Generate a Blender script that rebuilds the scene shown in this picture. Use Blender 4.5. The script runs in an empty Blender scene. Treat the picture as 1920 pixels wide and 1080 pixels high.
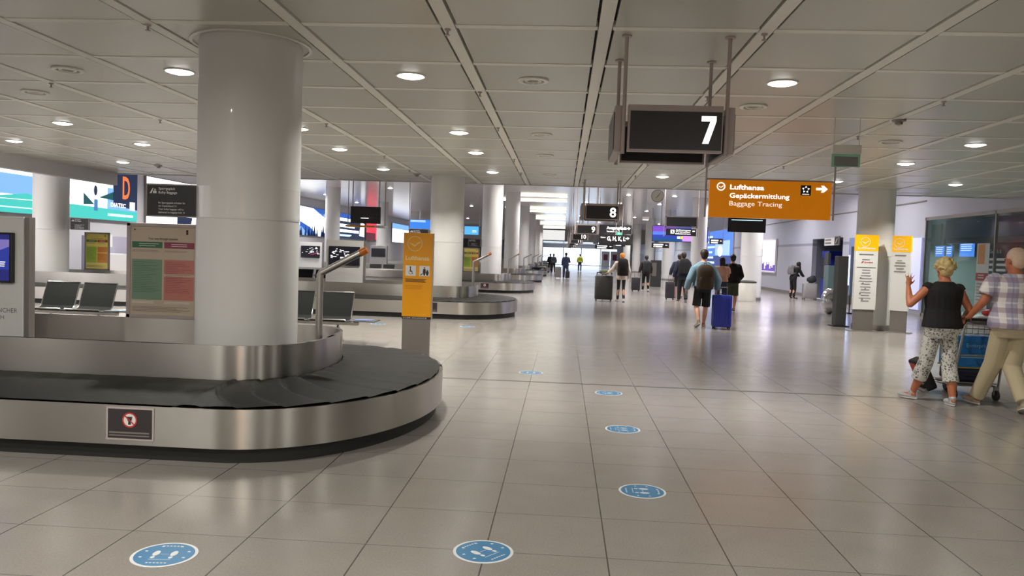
import bpy, bmesh, math, random
from mathutils import Vector, Matrix, Euler, noise
random.seed(7)
PI = math.pi
C = bpy.context.scene.collection
CAMP = dict(f=1460.0, yaw=-.06426179, pitch=-.04417474, roll=.03365750)
CH = 3.508     # low ceiling
HC = 5.17      # high ceiling
XR = 11.7      # right wall
XL = -18.8     # left wall
BAY = 12.8     # distance from one carousel to the next
ORD = ['nearest', 'second', 'third', 'fourth', 'fifth', 'sixth', 'seventh', 'eighth', 'ninth', 'tenth', 'eleventh', 'twelfth']

# ------------------------------------------------------------------ materials
def lin(c):
    return tuple(((x / 12.92) if x <= .04045 else ((x + .055) / 1.055) ** 2.4) for x in c)
def rgb(r, g, b): return lin((r / 255., g / 255., b / 255.))
_M = {}
def mat(name, col=(.8, .8, .8), rough=.5, metal=0., emis=None, es=1., coat=0., noise_amt=0., nscale=20., aniso=0., alpha=1., spec=.5, bump=0., trans=0., sheen=0.):
    if name in _M: return _M[name]
    m = bpy.data.materials.new(name); m.use_nodes = True
    nt = m.node_tree; b = nt.nodes['Principled BSDF']
    b.inputs['Base Color'].default_value = (*col, 1); b.inputs['Roughness'].default_value = rough
    b.inputs['Metallic'].default_value = metal; b.inputs['Coat Weight'].default_value = coat
    b.inputs['Specular IOR Level'].default_value = spec
    if trans: b.inputs['Transmission Weight'].default_value = trans
    if sheen: b.inputs['Sheen Weight'].default_value = sheen
    if aniso:      # brushed along the horizontal: reflections smear upright
        b.inputs['Anisotropic'].default_value = aniso
        t = nt.nodes.new('ShaderNodeCombineXYZ'); t.inputs[2].default_value = 1.
        nt.links.new(t.outputs[0], b.inputs['Tangent'])
    if emis: b.inputs['Emission Color'].default_value = (*emis, 1); b.inputs['Emission Strength'].default_value = es
    if alpha < 1: b.inputs['Alpha'].default_value = alpha
    tc = nt.nodes.new('ShaderNodeTexCoord'); nz = nt.nodes.new('ShaderNodeTexNoise')
    nz.inputs['Scale'].default_value = nscale; nz.inputs['Detail'].default_value = 4
    nt.links.new(tc.outputs['Object'], nz.inputs['Vector'])
    if noise_amt:
        mx = nt.nodes.new('ShaderNodeMix'); mx.data_type = 'RGBA'
        mx.inputs[6].default_value = (*[c * (1 - noise_amt) for c in col], 1)
        mx.inputs[7].default_value = (*[min(1, c * (1 + noise_amt)) for c in col], 1)
        nt.links.new(nz.outputs['Fac'], mx.inputs[0]); nt.links.new(mx.outputs[2], b.inputs['Base Color'])
    mr = nt.nodes.new('ShaderNodeMapRange'); mr.inputs[3].default_value = max(0, rough - .04); mr.inputs[4].default_value = min(1, rough + .04)
    nt.links.new(nz.outputs['Fac'], mr.inputs[0]); nt.links.new(mr.outputs[0], b.inputs['Roughness'])
    if bump:
        bp = nt.nodes.new('ShaderNodeBump'); bp.inputs['Strength'].default_value = bump; bp.inputs['Distance'].default_value = .01
        nt.links.new(nz.outputs['Fac'], bp.inputs['Height']); nt.links.new(bp.outputs[0], b.inputs['Normal'])
    _M[name] = m; return m
def emi(name, col, s=1.):
    return mat(name, tuple(c * .2 for c in col), .4, emis=col, es=s)

def math_node(nt, op, a, b=None, c=None):
    n = nt.nodes.new('ShaderNodeMath'); n.operation = op
    for i, v in enumerate((a, b, c)):
        if v is None: continue
        if isinstance(v, (int, float)): n.inputs[i].default_value = v
        else: nt.links.new(v, n.inputs[i])
    return n.outputs[0]

def floor_mat():
    m = bpy.data.materials.new('floor_tiles'); m.use_nodes = True; nt = m.node_tree; b = nt.nodes['Principled BSDF']
    tc = nt.nodes.new('ShaderNodeTexCoord'); sp = nt.nodes.new('ShaderNodeSeparateXYZ'); nt.links.new(tc.outputs['Object'], sp.inputs[0])
    def joint(s, x0, w, hw):
        f = math_node(nt, 'DIVIDE', math_node(nt, 'SUBTRACT', s, x0), w)
        f = math_node(nt, 'PINGPONG', f, .5)       # 0 at a joint, .5 mid tile
        return math_node(nt, 'LESS_THAN', f, hw / w)
    jx = joint(sp.outputs[0], -.361, .6513, .0040); jy = joint(sp.outputs[1], 4.098, .6296, .0032)
    jn = math_node(nt, 'MAXIMUM', jx, math_node(nt, 'MULTIPLY', jy, .75))
    # a tone of its own for each slab
    ix = math_node(nt, 'FLOOR', math_node(nt, 'DIVIDE', math_node(nt, 'SUBTRACT', sp.outputs[0], -.361), .6513))
    iy = math_node(nt, 'FLOOR', math_node(nt, 'DIVIDE', math_node(nt, 'SUBTRACT', sp.outputs[1], 4.098), .6296))
    cv = nt.nodes.new('ShaderNodeCombineXYZ'); nt.links.new(ix, cv.inputs[0]); nt.links.new(iy, cv.inputs[1])
    wn = nt.nodes.new('ShaderNodeTexWhiteNoise'); nt.links.new(cv.outputs[0], wn.inputs[0])
    n1 = nt.nodes.new('ShaderNodeTexNoise'); n1.inputs['Scale'].default_value = 90; n1.inputs['Detail'].default_value = 6
    n2 = nt.nodes.new('ShaderNodeTexNoise'); n2.inputs['Scale'].default_value = 3; n2.inputs['Detail'].default_value = 5
    nt.links.new(tc.outputs['Object'], n1.inputs['Vector']); nt.links.new(tc.outputs['Object'], n2.inputs['Vector'])
    v = math_node(nt, 'ADD', math_node(nt, 'MULTIPLY', n1.outputs['Fac'], .30), math_node(nt, 'MULTIPLY', n2.outputs['Fac'], .14))
    v = math_node(nt, 'ADD', v, math_node(nt, 'MULTIPLY', wn.outputs['Value'], .02))
    cr = nt.nodes.new('ShaderNodeMix'); cr.data_type = 'RGBA'
    cr.inputs[6].default_value = (.18, .160, .143, 1); cr.inputs[7].default_value = (.455, .418, .388, 1)
    nt.links.new(math_node(nt, 'MULTIPLY', v, 1.6), cr.inputs[0])
    mx = nt.nodes.new('ShaderNodeMix'); mx.data_type = 'RGBA'; mx.inputs[7].default_value = (.07, .06, .055, 1)
    nt.links.new(jn, mx.inputs[0]); nt.links.new(cr.outputs[2], mx.inputs[6]); nt.links.new(mx.outputs[2], b.inputs['Base Color'])
    b.inputs['IOR'].default_value = 1.5
    n4 = nt.nodes.new('ShaderNodeTexNoise'); n4.inputs['Scale'].default_value = 1.3; n4.inputs['Detail'].default_value = 3
    nt.links.new(tc.outputs['Object'], n4.inputs['Vector'])
    mr = nt.nodes.new('ShaderNodeMapRange'); mr.inputs[3].default_value = .13; mr.inputs[4].default_value = .22
    nt.links.new(n4.outputs['Fac'], mr.inputs[0]); nt.links.new(mr.outputs[0], b.inputs['Roughness'])
    bp = nt.nodes.new('ShaderNodeBump'); bp.inputs['Strength'].default_value = .10; bp.inputs['Distance'].default_value = .004
    nt.links.new(n1.outputs['Fac'], bp.inputs['Height']); nt.links.new(bp.outputs[0], b.inputs['Normal'])
    return m

def slat_mat(name, col, rough, axis, period, dark=.75):
    m = bpy.data.materials.new(name); m.use_nodes = True; nt = m.node_tree; b = nt.nodes['Principled BSDF']
    tc = nt.nodes.new('ShaderNodeTexCoord'); sp = nt.nodes.new('ShaderNodeSeparateXYZ'); nt.links.new(tc.outputs['Object'], sp.inputs[0])
    f = math_node(nt, 'PINGPONG', math_node(nt, 'DIVIDE', sp.outputs[axis], period), .5)
    j = math_node(nt, 'LESS_THAN', f, .025)
    mx = nt.nodes.new('ShaderNodeMix'); mx.data_type = 'RGBA'
    mx.inputs[6].default_value = (*col, 1); mx.inputs[7].default_value = (*[c * dark for c in col], 1)
    nt.links.new(j, mx.inputs[0]); nt.links.new(mx.outputs[2], b.inputs['Base Color']); b.inputs['Roughness'].default_value = rough
    return m

def plaid_mat():
    m = bpy.data.materials.new('plaid_cotton'); m.use_nodes = True; nt = m.node_tree; b = nt.nodes['Principled BSDF']
    tc = nt.nodes.new('ShaderNodeTexCoord'); sp = nt.nodes.new('ShaderNodeSeparateXYZ'); nt.links.new(tc.outputs['Object'], sp.inputs[0])
    def band(s, per, ph, w):
        f = math_node(nt, 'PINGPONG', math_node(nt, 'ADD', math_node(nt, 'DIVIDE', s, per), ph), .5)
        return math_node(nt, 'LESS_THAN', f, w)
    def mix(f, a, c):
        x = nt.nodes.new('ShaderNodeMix'); x.data_type = 'RGBA'
        if not isinstance(f, float): nt.links.new(f, x.inputs[0])
        for i, q in ((6, a), (7, c)):
            if isinstance(q, tuple): x.inputs[i].default_value = (*q, 1)
            else: nt.links.new(q, x.inputs[i])
        return x.outputs[2]
    base = mix(band(sp.outputs[0], .16, .1, .17), rgb(176, 172, 190), rgb(225, 218, 216))
    base = mix(math_node(nt, 'MULTIPLY', band(sp.outputs[2], .17, .22, .17), .55), base, rgb(140, 106, 128))
    base = mix(math_node(nt, 'MULTIPLY', band(sp.outputs[2], .17, .72, .06), .7), base, rgb(238, 228, 226))
    base = mix(math_node(nt, 'MULTIPLY', band(sp.outputs[0], .16, .6, .05), .45), base, rgb(110, 120, 158))
    nt.links.new(base, b.inputs['Base Color']); b.inputs['Roughness'].default_value = .9
    return m

def snake_mat():
    m = bpy.data.materials.new('snake_print'); m.use_nodes = True; nt = m.node_tree; b = nt.nodes['Principled BSDF']
    tc = nt.nodes.new('ShaderNodeTexCoord'); vo = nt.nodes.new('ShaderNodeTexVoronoi'); vo.inputs['Scale'].default_value = 42
    nz = nt.nodes.new('ShaderNodeTexNoise'); nz.inputs['Scale'].default_value = 14; nz.inputs['Detail'].default_value = 5
    nt.links.new(tc.outputs['Object'], vo.inputs['Vector']); nt.links.new(tc.outputs['Object'], nz.inputs['Vector'])
    v = math_node(nt, 'ADD', math_node(nt, 'MULTIPLY', vo.outputs['Distance'], .8), math_node(nt, 'SUBTRACT', nz.outputs['Fac'], .35))
    cr = nt.nodes.new('ShaderNodeValToRGB'); cr.color_ramp.elements[0].position = .28; cr.color_ramp.elements[0].color = (*rgb(72, 72, 72), 1)
    cr.color_ramp.elements[1].position = .62; cr.color_ramp.elements[1].color = (*rgb(205, 202, 195), 1)
    nt.links.new(v, cr.inputs[0]); nt.links.new(cr.outputs[0], b.inputs['Base Color']); b.inputs['Roughness'].default_value = .85
    return m

M = {}
def setup_mats():
    M['steel'] = mat('brushed_steel', (.50, .475, .445), .30, 1., aniso=.9, noise_amt=.06, nscale=3)
    M['steel2'] = mat('satin_steel', (.5, .48, .46), .32, 1., noise_amt=.05, nscale=6)
    M['alu'] = mat('grey_aluminium', rgb(140, 134, 130), .4, .6, noise_amt=.04)
    M['plinth'] = mat('black_plinth', (.012, .012, .012), .6)
    M['rubber'] = mat('belt_rubber', (.012, .0115, .0105), .6, spec=.2, noise_amt=.35, nscale=7, bump=.2)
    M['white'] = mat('white_laminate', (.72, .71, .70), .35, noise_amt=.02)
    M['column'] = mat('column_paint', (.70, .69, .675), .42, coat=.06, noise_amt=.02, nscale=2)
    M['film'] = mat('column_film', (.74, .73, .715), .12, coat=.3)
    M['panel'] = mat('ceiling_panel', (.535, .525, .465), .32, .12, noise_amt=.03, nscale=1.5)
    M['rib'] = mat('ceiling_rib', (.84, .82, .75), .4, noise_amt=.03, nscale=2)
    M['collar'] = mat('collar_white', (.85, .84, .80), .4)
    M['gap'] = mat('ceiling_gap', (.02, .02, .018), .8)
    M['wall'] = mat('wall_paint', (.66, .65, .67), .45, noise_amt=.02, nscale=1.)
    M['black'] = mat('black_plastic', (.016, .015, .016), .38)
    M['dark'] = mat('dark_display', (.018, .016, .019), .4)
    M['charcoal'] = mat('charcoal_plastic', (.05, .05, .052), .45)
    M['signframe'] = mat('sign_frame_paint', rgb(176, 163, 160), .45, .0)
    M['amber'] = mat('amber_lens', rgb(170, 92, 30), .2, emis=rgb(190, 90, 10), es=.15)
    M['yellow'] = mat('yellow_panel', rgb(236, 160, 8), .35, noise_amt=.03)
    M['orange'] = mat('backlit_orange', rgb(190, 112, 4), .35, emis=rgb(196, 112, 0), es=.55)
    M['wtext'] = mat('backlit_white', (.8, .8, .8), .4, emis=(1, .97, .93), es=1.5)
    M['dimtext'] = mat('dim_white', (.75, .72, .70), .5)
    M['paper'] = mat('shaded_paper', rgb(196, 178, 158), .6)
    M['lyellow'] = mat('lit_paper', rgb(240, 218, 112), .6)
    M['wpaper'] = mat('white_paper', (.75, .75, .75), .6)
    M['grey'] = mat('grey_ink', rgb(120, 112, 108), .7)
    M['ink'] = mat('dark_ink', rgb(48, 42, 42), .7)
    M['dgreen'] = mat('green_ink', rgb(58, 112, 78), .6); M['sgreen'] = mat('pale_green_ink', rgb(122, 148, 126), .6)
    M['lgreen'] = mat('lime_ink', rgb(164, 192, 74), .6); M['mgreen'] = mat('moss_ink', rgb(100, 130, 40), .6)
    M['wine'] = mat('wine_ink', rgb(138, 62, 78), .6); M['rose'] = mat('rose_ink', rgb(192, 122, 110), .6)
    M['brick'] = mat('brick_ink', rgb(178, 76, 40), .6); M['lorange'] = mat('orange_ink', rgb(222, 148, 72), .6)
    M['red'] = mat('red_ink', rgb(190, 50, 50), .5)
    M['blue'] = mat('sticker_blue', rgb(46, 124, 174), .3, coat=.2, noise_amt=.08, nscale=12)
    M['stwhite'] = mat('sticker_white', (.75, .75, .76), .3)
    M['seat'] = mat('black_seat_mesh', (.016, .017, .017), .75, spec=.15, noise_amt=.2, nscale=60)
    M['chrome'] = mat('chrome', (.6, .6, .6), .15, 1.)
    M['glass'] = mat('shop_glass', (.16, .24, .24), .03, alpha=.14, spec=.6)
    M['lens'] = mat('light_lens', (.9, .9, .9), .3, emis=(1, .99, .97), es=9)
    M['ventdark'] = mat('vent_dark', (.06, .055, .05), .6)
    M['teal'] = mat('shop_teal', rgb(110, 128, 124), .5, noise_amt=.05)
    M['tyre'] = mat('wheel_rubber', (.02, .02, .02), .6)

# ------------------------------------------------------------------ mesh builder
class MB:
    def __init__(s): s.v = []; s.f = []; s.m = []; s.mats = []
    def mi(s, m):
        if m is None: return 0
        if m not in s.mats: s.mats.append(m)
        return s.mats.index(m)
    def add(s, vs, fs, m=None):
        n = len(s.v); k = s.mi(m); s.v += [tuple(v) for v in vs]
        for f in fs: s.f.append(tuple(i + n for i in f)); s.m.append(k)
        return s
    def box(s, x0, y0, z0, x1, y1, z1, m=None):
        v = [(x, y, z) for z in (z0, z1) for y in (y0, y1) for x in (x0, x1)]
        return s.add(v, [(0, 2, 3, 1), (4, 5, 7, 6), (0, 1, 5, 4), (2, 6, 7, 3), (0, 4, 6, 2), (1, 3, 7, 5)], m)
    def rings(s, rs, m=None, cap=True, closed=False):
        n = len(rs[0]); vs = [p for r in rs for p in r]; fs = []
        K = len(rs)
        for i in range(K - (0 if closed else 1)):
            a = i * n; b = ((i + 1) % K) * n
            for j in range(n):
                k = (j + 1) % n; fs.append((a + j, a + k, b + k, b + j))
        if cap and not closed: fs.append(tuple(range(n))[::-1]); fs.append(tuple(range((K - 1) * n, K * n)))
        return s.add(vs, fs, m)
    def tube(s, pts, r, m=None, n=12, cap=True):
        pts = [Vector(p) for p in pts]; rr = r if isinstance(r, (list, tuple)) else [r] * len(pts); rs = []
        t = (pts[1] - pts[0]).normalized(); up = Vector((0, 0, 1)) if abs(t.z) < .9 else Vector((1, 0, 0))
        a = t.cross(up).normalized()
        for i, p in enumerate(pts):
            t0 = (pts[i] - pts[i - 1]).normalized() if i else (pts[1] - pts[0]).normalized()
            t1 = (pts[i + 1] - pts[i]).normalized() if i < len(pts) - 1 else t0
            t = (t0 + t1).normalized(); a = (a - t * a.dot(t)).normalized(); b = t.cross(a)
            k = 1 / max(.5, math.cos(t0.angle(t1) / 2)) if t0.length and t1.length and t0.angle(t1) > .01 else 1
            rs.append([p + (a * math.cos(q) + b * math.sin(q)) * rr[i] for q in [2 * PI * j / n for j in range(n)]])
        return s.rings(rs, m, cap)
    def lathe(s, prof, m=None, n=32, c=(0, 0, 0), cap=True, closed=False):
        rs = [[(c[0] + r * math.cos(2 * PI * j / n), c[1] + r * math.sin(2 * PI * j / n), c[2] + z) for j in range(n)] for r, z in prof]
        return s.rings(rs, m, cap, closed)
    def prism(s, poly, z0, z1, m=None):
        n = len(poly); vs = [(x, y, z0) for x, y in poly] + [(x, y, z1) for x, y in poly]
        return s.add(vs, [tuple(range(n))[::-1], tuple(range(n, 2 * n))] + [(i, (i + 1) % n, (i + 1) % n + n, i + n) for i in range(n)], m)
    def ell(s, c, r, m=None, n=16, k=10, rot=None):
        rs = []
        R = rot or Matrix.Identity(3)
        for i in range(1, k):
            t = PI * i / k - PI / 2
            rs.append([Vector(c) + R @ Vector((r[0] * math.cos(t) * math.cos(q), r[1] * math.cos(t) * math.sin(q), r[2] * math.sin(t))) for q in [2 * PI * j / n for j in range(n)]])
        return s.rings(rs, m)
    def cone(s, p1, r1, p2, r2, m=None, n=14, round_=True):
        p1, p2 = Vector(p1), Vector(p2); s.tube([p1, p2], [r1, r2], m, n)
        if round_: s.ell(p1, (r1,) * 3, m, n, 8); s.ell(p2, (r2,) * 3, m, n, 8)
        return s
    def plate(s, poly, y0, y1, m=None):      # polygon given in x, z; thickness along y
        n = len(poly); vs = [(x, y0, z) for x, z in poly] + [(x, y1, z) for x, z in poly]
        return s.add(vs, [tuple(range(n)), tuple(range(n, 2 * n))[::-1]] + [(i, i + n, (i + 1) % n + n, (i + 1) % n) for i in range(n)], m)
    def mesh(s, name='mesh'):
        me = bpy.data.meshes.new(name); me.from_pydata(s.v, [], s.f)
        for m in s.mats: me.materials.append(m)
        if s.mats:
            me.polygons.foreach_set('material_index', s.m)
        bm = bmesh.new(); bm.from_mesh(me); bmesh.ops.recalc_face_normals(bm, faces=bm.faces); bm.to_mesh(me); bm.free()
        me.update(); return me
    def build(s, name, m=None, parent=None, smooth=False, bevel=0., loc=None, rz=0., seg=2, sub=0):
        if m is not None and not s.mats: s.mats = [m]; s.m = [0] * len(s.f)
        me = s.mesh(name)
        if smooth: me.polygons.foreach_set('use_smooth', [True] * len(me.polygons)); 
        o = bpy.data.objects.new(name, me); C.objects.link(o)
        if parent is not None: o.parent = parent
        if loc is not None: o.location = loc
        if rz: o.rotation_euler.z = rz
        if bevel:
            b = o.modifiers.new('bevel', 'BEVEL'); b.width = bevel; b.segments = seg; b.limit_method = 'ANGLE'; b.angle_limit = .6
        if sub:
            b = o.modifiers.new('sub', 'SUBSURF'); b.levels = sub; b.render_levels = sub
        if smooth and not sub:
            me.update()
            try: me.set_sharp_from_angle(angle=.7)
            except Exception: pass
        return o

def thing(name, label, cat, loc=(0, 0, 0), rz=0., group=None):
    o = bpy.data.objects.new(name, None); C.objects.link(o); o.empty_display_size = .1
    o.location = loc; o.rotation_euler = (0, 0, rz); o['label'] = label; o['category'] = cat; o['kind'] = 'thing'
    if group: o['group'] = group
    return o
def tag(o, label, cat, group=None):
    o['label'] = label; o['category'] = cat; o['kind'] = 'thing'
    if group: o['group'] = group
    return o
def struct(o): o['kind'] = 'structure'; return o
def copy_tree(o, parent=None):
    c = o.copy(); C.objects.link(c)
    if parent is not None:
        c.parent = parent
    for ch in list(o.children): copy_tree(ch, c)
    return c
def dup(o, loc, label, rz=None, group=None):
    c = copy_tree(o); c.location = loc; c['label'] = label
    if rz is not None: c.rotation_euler.z = rz
    if group: c['group'] = group
    return c

# text as mesh, lying in x,z, facing -y
_tc = {}
def text_geo(body, bold=0.):
    k = (body, bold)
    if k in _tc: return _tc[k]
    cu = bpy.data.curves.new('t', 'FONT'); cu.body = body; cu.size = 1.; cu.offset = bold; cu.resolution_u = 3; cu.space_line = 1.05
    o = bpy.data.objects.new('t', cu); C.objects.link(o)
    dg = bpy.context.evaluated_depsgraph_get(); me = bpy.data.meshes.new_from_object(o.evaluated_get(dg))
    g = ([tuple(v.co) for v in me.vertices], [tuple(p.vertices) for p in me.polygons])
    bpy.data.objects.remove(o); bpy.data.curves.remove(cu); bpy.data.meshes.remove(me)
    _tc[k] = g; return g
class Art(MB):
    """thin printed artwork in the x,z plane, facing -y"""
    def rect(s, x0, z0, x1, z1, m, y=0.): return s.box(min(x0, x1), y - .0015, min(z0, z1), max(x0, x1), y, max(z0, z1), m)
    def poly(s, pts, m, y=0.): return s.plate(pts, y - .0015, y, m)
    def disc(s, x, z, r, m, y=0., n=28, rz=None):
        return s.poly([(x + r * math.cos(2 * PI * i / n), z + (rz or r) * math.sin(2 * PI * i / n)) for i in range(n)], m, y)
    def ring(s, x, z, r, w, m, y=0., n=32):
        vs = []; fs = []
        for i in range(n):
            a = 2 * PI * i / n
            vs += [(x + r * math.cos(a), y, z + r * math.sin(a)), (x + (r - w) * math.cos(a), y, z + (r - w) * math.sin(a))]
        for i in range(n):
            j = (i + 1) % n; fs.append((2 * i, 2 * j, 2 * j + 1, 2 * i + 1))
        return s.add(vs, fs, m)
    def text(s, body, x, z, h, m, y=0., bold=0., width=None, align='l', shear=0.):
        vs, fs = text_geo(body, bold)
        if not vs: return s
        mn = min(v[0] for v in vs); mx = max(v[0] for v in vs); sy = h / .72
        sx = sy if width is None else width / (mx - mn)
        off = {'l': 0, 'c': -(mx - mn) * sx / 2, 'r': -(mx - mn) * sx}[align]
        return s.add([(x + off + (v[0] - mn) * sx + v[1] * sy * shear, y, z + v[1] * sy) for v in vs], fs, m)
    def bars(s, x0, x1, z0, n, dz, h, m, y=0., seed=1, jag=.25, center=False):
        r = random.Random(seed)
        for i in range(n):
            w = (x1 - x0) * (1 - jag * r.random()); a = x0 + ((x1 - x0 - w) / 2 if center else 0)
            s.rect(a, z0 - i * dz, a + w, z0 - i * dz - h, m, y)
        return s
    def crane(s, x, z, r, m, y=0.):          # ring with a flying bird
        s.ring(x, z, r, r * .09, m, y)
        P = [(-.78, .12), (-.3, -.02), (-.05, -.2), (.12, -.12), (.35, .12), (.78, .3), (.6, .08), (.3, -.12), (.1, -.34), (-.08, -.38), (-.3, -.2)]
        return s.poly([(x + a * r, z + b * r) for a, b in P], m, y)
# ------------------------------------------------------------------ setting
RX0, RW, CY0, CW = .282, 1.3275, 6.651, 1.2943
def col_light(o, loc, e, size, col=(1, .975, .89), spread=2.2, parent=None):
    l = bpy.data.lights.new('lamp', 'AREA'); l.shape = 'DISK'; l.size = size; l.energy = e; l.color = col; l.spread = spread
    q = bpy.data.objects.new('lamp', l); C.objects.link(q); q.location = loc
    if parent is not None: q.parent = parent
    return q

def build_room():
    f = MB().box(XL, -6, -.2, XR, 131, 0, None).build('floor', floor_mat()); struct(f)
    struct(MB().box(XL, 9.705, 0, XR, 9.735, .002).build('trim_1', mat('expansion_strip', (.10, .09, .09), .35, .5)))
    # low ceiling of metal cassettes between X=-12.6 and XR, up to Y=21.5
    m = MB(); x_lo, x_hi, y_lo, y_hi = -12.8, XR, -6., 21.6
    m.box(x_lo, y_lo, CH + .06, x_hi, y_hi, CH + .12, M['gap'])
    xs = [RX0 + RW * k for k in range(-11, 11)]; ys = [CY0 + CW * k for k in range(-11, 13)]
    for i in range(len(xs) - 1):
        a, b = max(x_lo, xs[i] + .080), min(x_hi, xs[i + 1] - .080)
        if b - a < .1: continue
        for j in range(len(ys) - 1):
            c, d = max(y_lo, ys[j] + .045), min(y_hi, ys[j + 1] - .045)
            if d - c < .05: continue
            m.box(a, c, CH + .005, b, d, CH + .05, M['panel'])
    for x in xs:
        if x_lo < x - .1 and x + .1 < x_hi: m.box(x - .056, y_lo, CH - .002, x + .056, y_hi, CH + .055, M['rib'])
    for y in ys:
        if y_lo < y < y_hi:
            for i in range(len(xs) - 1):
                a, b = max(x_lo, xs[i] + .064), min(x_hi, xs[i + 1] - .064)
                if b - a > .1: m.box(a, y - .047, CH, b, y + .047, CH + .056, M['rib'])
    struct(m.build('ceiling', None))
    hm = slat_mat('high_ceiling_panels', (.86, .84, .86), .16, 1, 1.3)
    m = MB().box(XL, 21.6, HC, XR, 108, HC + .1).box(XL, -6, HC, -13.0, 21.6, HC + .1)
    struct(m.build('ceiling', hm))
    struct(MB().box(XL, 108, 3.5, XR, 131, 3.6).build('ceiling', hm))
    struct(MB().box(XL, 107.9, 3.5, XR, 108, HC).build('trim_2', M['white']))
    # soffit on the left and edges of the low ceiling
    b = MB().box(-13.0, -6, 3.17, -12.8, 21.6, HC)
    struct(b.build('trim_3', M['wall']))
    struct(MB().box(-13.0, 21.6, CH - .012, XR, 21.7, HC).build('trim_4', mat('edge_paint', (.55, .54, .52), .4)))
    # walls
    w = MB().box(XL - .2, -6, 0, XL, 131, HC); struct(w.build('wall_left', M['wall']))
    wb = struct(MB().box(XL, -6.2, 0, XR, -6, HC).build('wall_back', M['wall']))
    for i, (a, b, z0, z1, q) in enumerate(((-1.6, -.9, .4, 2.9, 1), (-6.5, -4.6, 0, 2.6, 0), (1.5, 3.6, 0, 2.6, 0), (.1, .5, .5, 2.8, 2), (-9.5, -8.9, .3, 2.8, 2), (5, 7.5, 0, 2.6, 0))):  # unseen dark and glowing panels, added to give the steel streaks to mirror
        MB().box(a, -6, z0, b, -5.95, z1).build('wall_reflection_panel', (M['charcoal'], emi('warm_panel', rgb(255, 180, 90), 2.2), emi('white_panel', (1, .98, .95), 1.6))[q], wb)
    # far wall with glazed doors to daylight
    w = MB(); w.box(XL, 131, 0, -3.5, 131.2, 3.6); w.box(9, 131, 0, XR, 131.2, 3.6); w.box(-3.5, 131, 2.95, 9, 131.2, 3.6); struct(w.build('wall_far', M['wall']))
    gl = mat('daylit_glass', (.3, .35, .4), .1, emis=rgb(214, 232, 255), es=2.6)
    for i, (a, b) in enumerate(((-3.5, 0), (0, 3), (3, 6.2), (6.2, 9))):
        o = struct(MB().box(a + .08, 131.05, .1, b - .08, 131.1, 2.85).build('window_%d' % (i + 1), gl))
        fr = MB(); fr.box(a, 131, 0, a + .08, 131.12, 2.95); fr.box(b - .08, 131, 0, b, 131.12, 2.95); fr.box(a, 131, 2.85, b, 131.12, 2.95); fr.box(a, 131, 0, b, 131.12, .1)
        fr.build('window_frame', M['white'], o)
    for i, a in enumerate((6.35, 7.85)):
        d = MB().box(a, 130.9, .02, a + 1.4, 130.98, 2.5).build('door_%d' % (i + 1), M['white']); struct(d)
        Art().rect(a + .35, 1.0, a + 1.05, 2.0, M['wine'], 130.88).build('notice', None, d)
    # right wall: solid beyond Y=26.2 with one recess, shop glass nearer
    w = MB(); t = XR + .2
    w.box(XR, 26.2, 0, t, 33.6, HC); w.box(XR, 33.6, 2.75, t, 37.6, HC); w.box(XR, 37.6, 0, t, 131, HC)
    w.box(XR, -6, 3.22, t, 26.2, HC)
    struct(w.build('wall_right', slat_mat('right_wall_panels', (.42, .42, .50), .3, 2, 2.5, .55)))
    struct(MB().box(XR - .03, 26.2, 3.74, XR, 131, 3.78).build('trim_5', M['grey']))
    struct(MB().box(XR - .02, 37.7, 0, XR, 131, .16).build('baseboard_right', M['alu']))
    struct(MB().box(XR - .02, 28.3, 0, XR, 33.5, .16).build('baseboard_right', M['alu']))
    w = MB(); w.box(t, 33.4, 0, 13.6, 33.6, 2.9); w.box(t, 37.6, 0, 13.6, 37.8, 2.9); w.box(13.6, 33.4, 0, 13.7, 37.8, 2.9); w.box(t, 33.4, 2.75, 13.6, 37.8, 2.9)
    struct(w.build('wall_recess', mat('recess_paint', (.16, .17, .20), .4))); struct(MB().box(XR, 33.4, -.2, 13.6, 37.8, 0).build('floor', M['wall']))
    # glossy wall panel beside the shop, its bluish brightness put in as glow
    struct(MB().box(XR - .06, 26.25, .2, XR, 28.25, 2.57).build('wall_right', mat('glowing_wall', (.6, .6, .7), .2, emis=rgb(170, 182, 255), es=.42)))
    # shop: window, frames, inner walls
    g = struct(MB().box(XR, 4, .12, XR + .02, 26.1, 3.12).build('window_5', M['glass']))
    fr = MB()
    for y in (4, 10.2, 16.1, 22., 26.1): fr.box(XR - .02, y, 0, XR + .05, y + .05, 3.2)
    fr.box(XR - .02, 4, 3.12, XR + .06, 26.2, 3.22); fr.box(XR - .02, 4, 0, XR + .06, 26.2, .12)
    fr.build('window_frame', M['alu'], g)
    struct(MB().box(XR, -6, 0, t, 4, 3.22).build('wall_right', M['wall']))
    w = MB(); w.box(17, 4, 0, 17.2, 30, 3.3); w.box(t, 3.8, 0, 17, 4, 3.3); w.box(t, 30, 0, 17, 30.2, 3.3); struct(w.build('wall_shop', M['teal']))
    struct(MB().box(t, 4, 3.2, 17, 30, 3.3).build('ceiling', M['teal'])); struct(MB().box(XR, 3.8, -.2, 17.2, 30.2, 0).build('floor', M['teal']))

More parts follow.
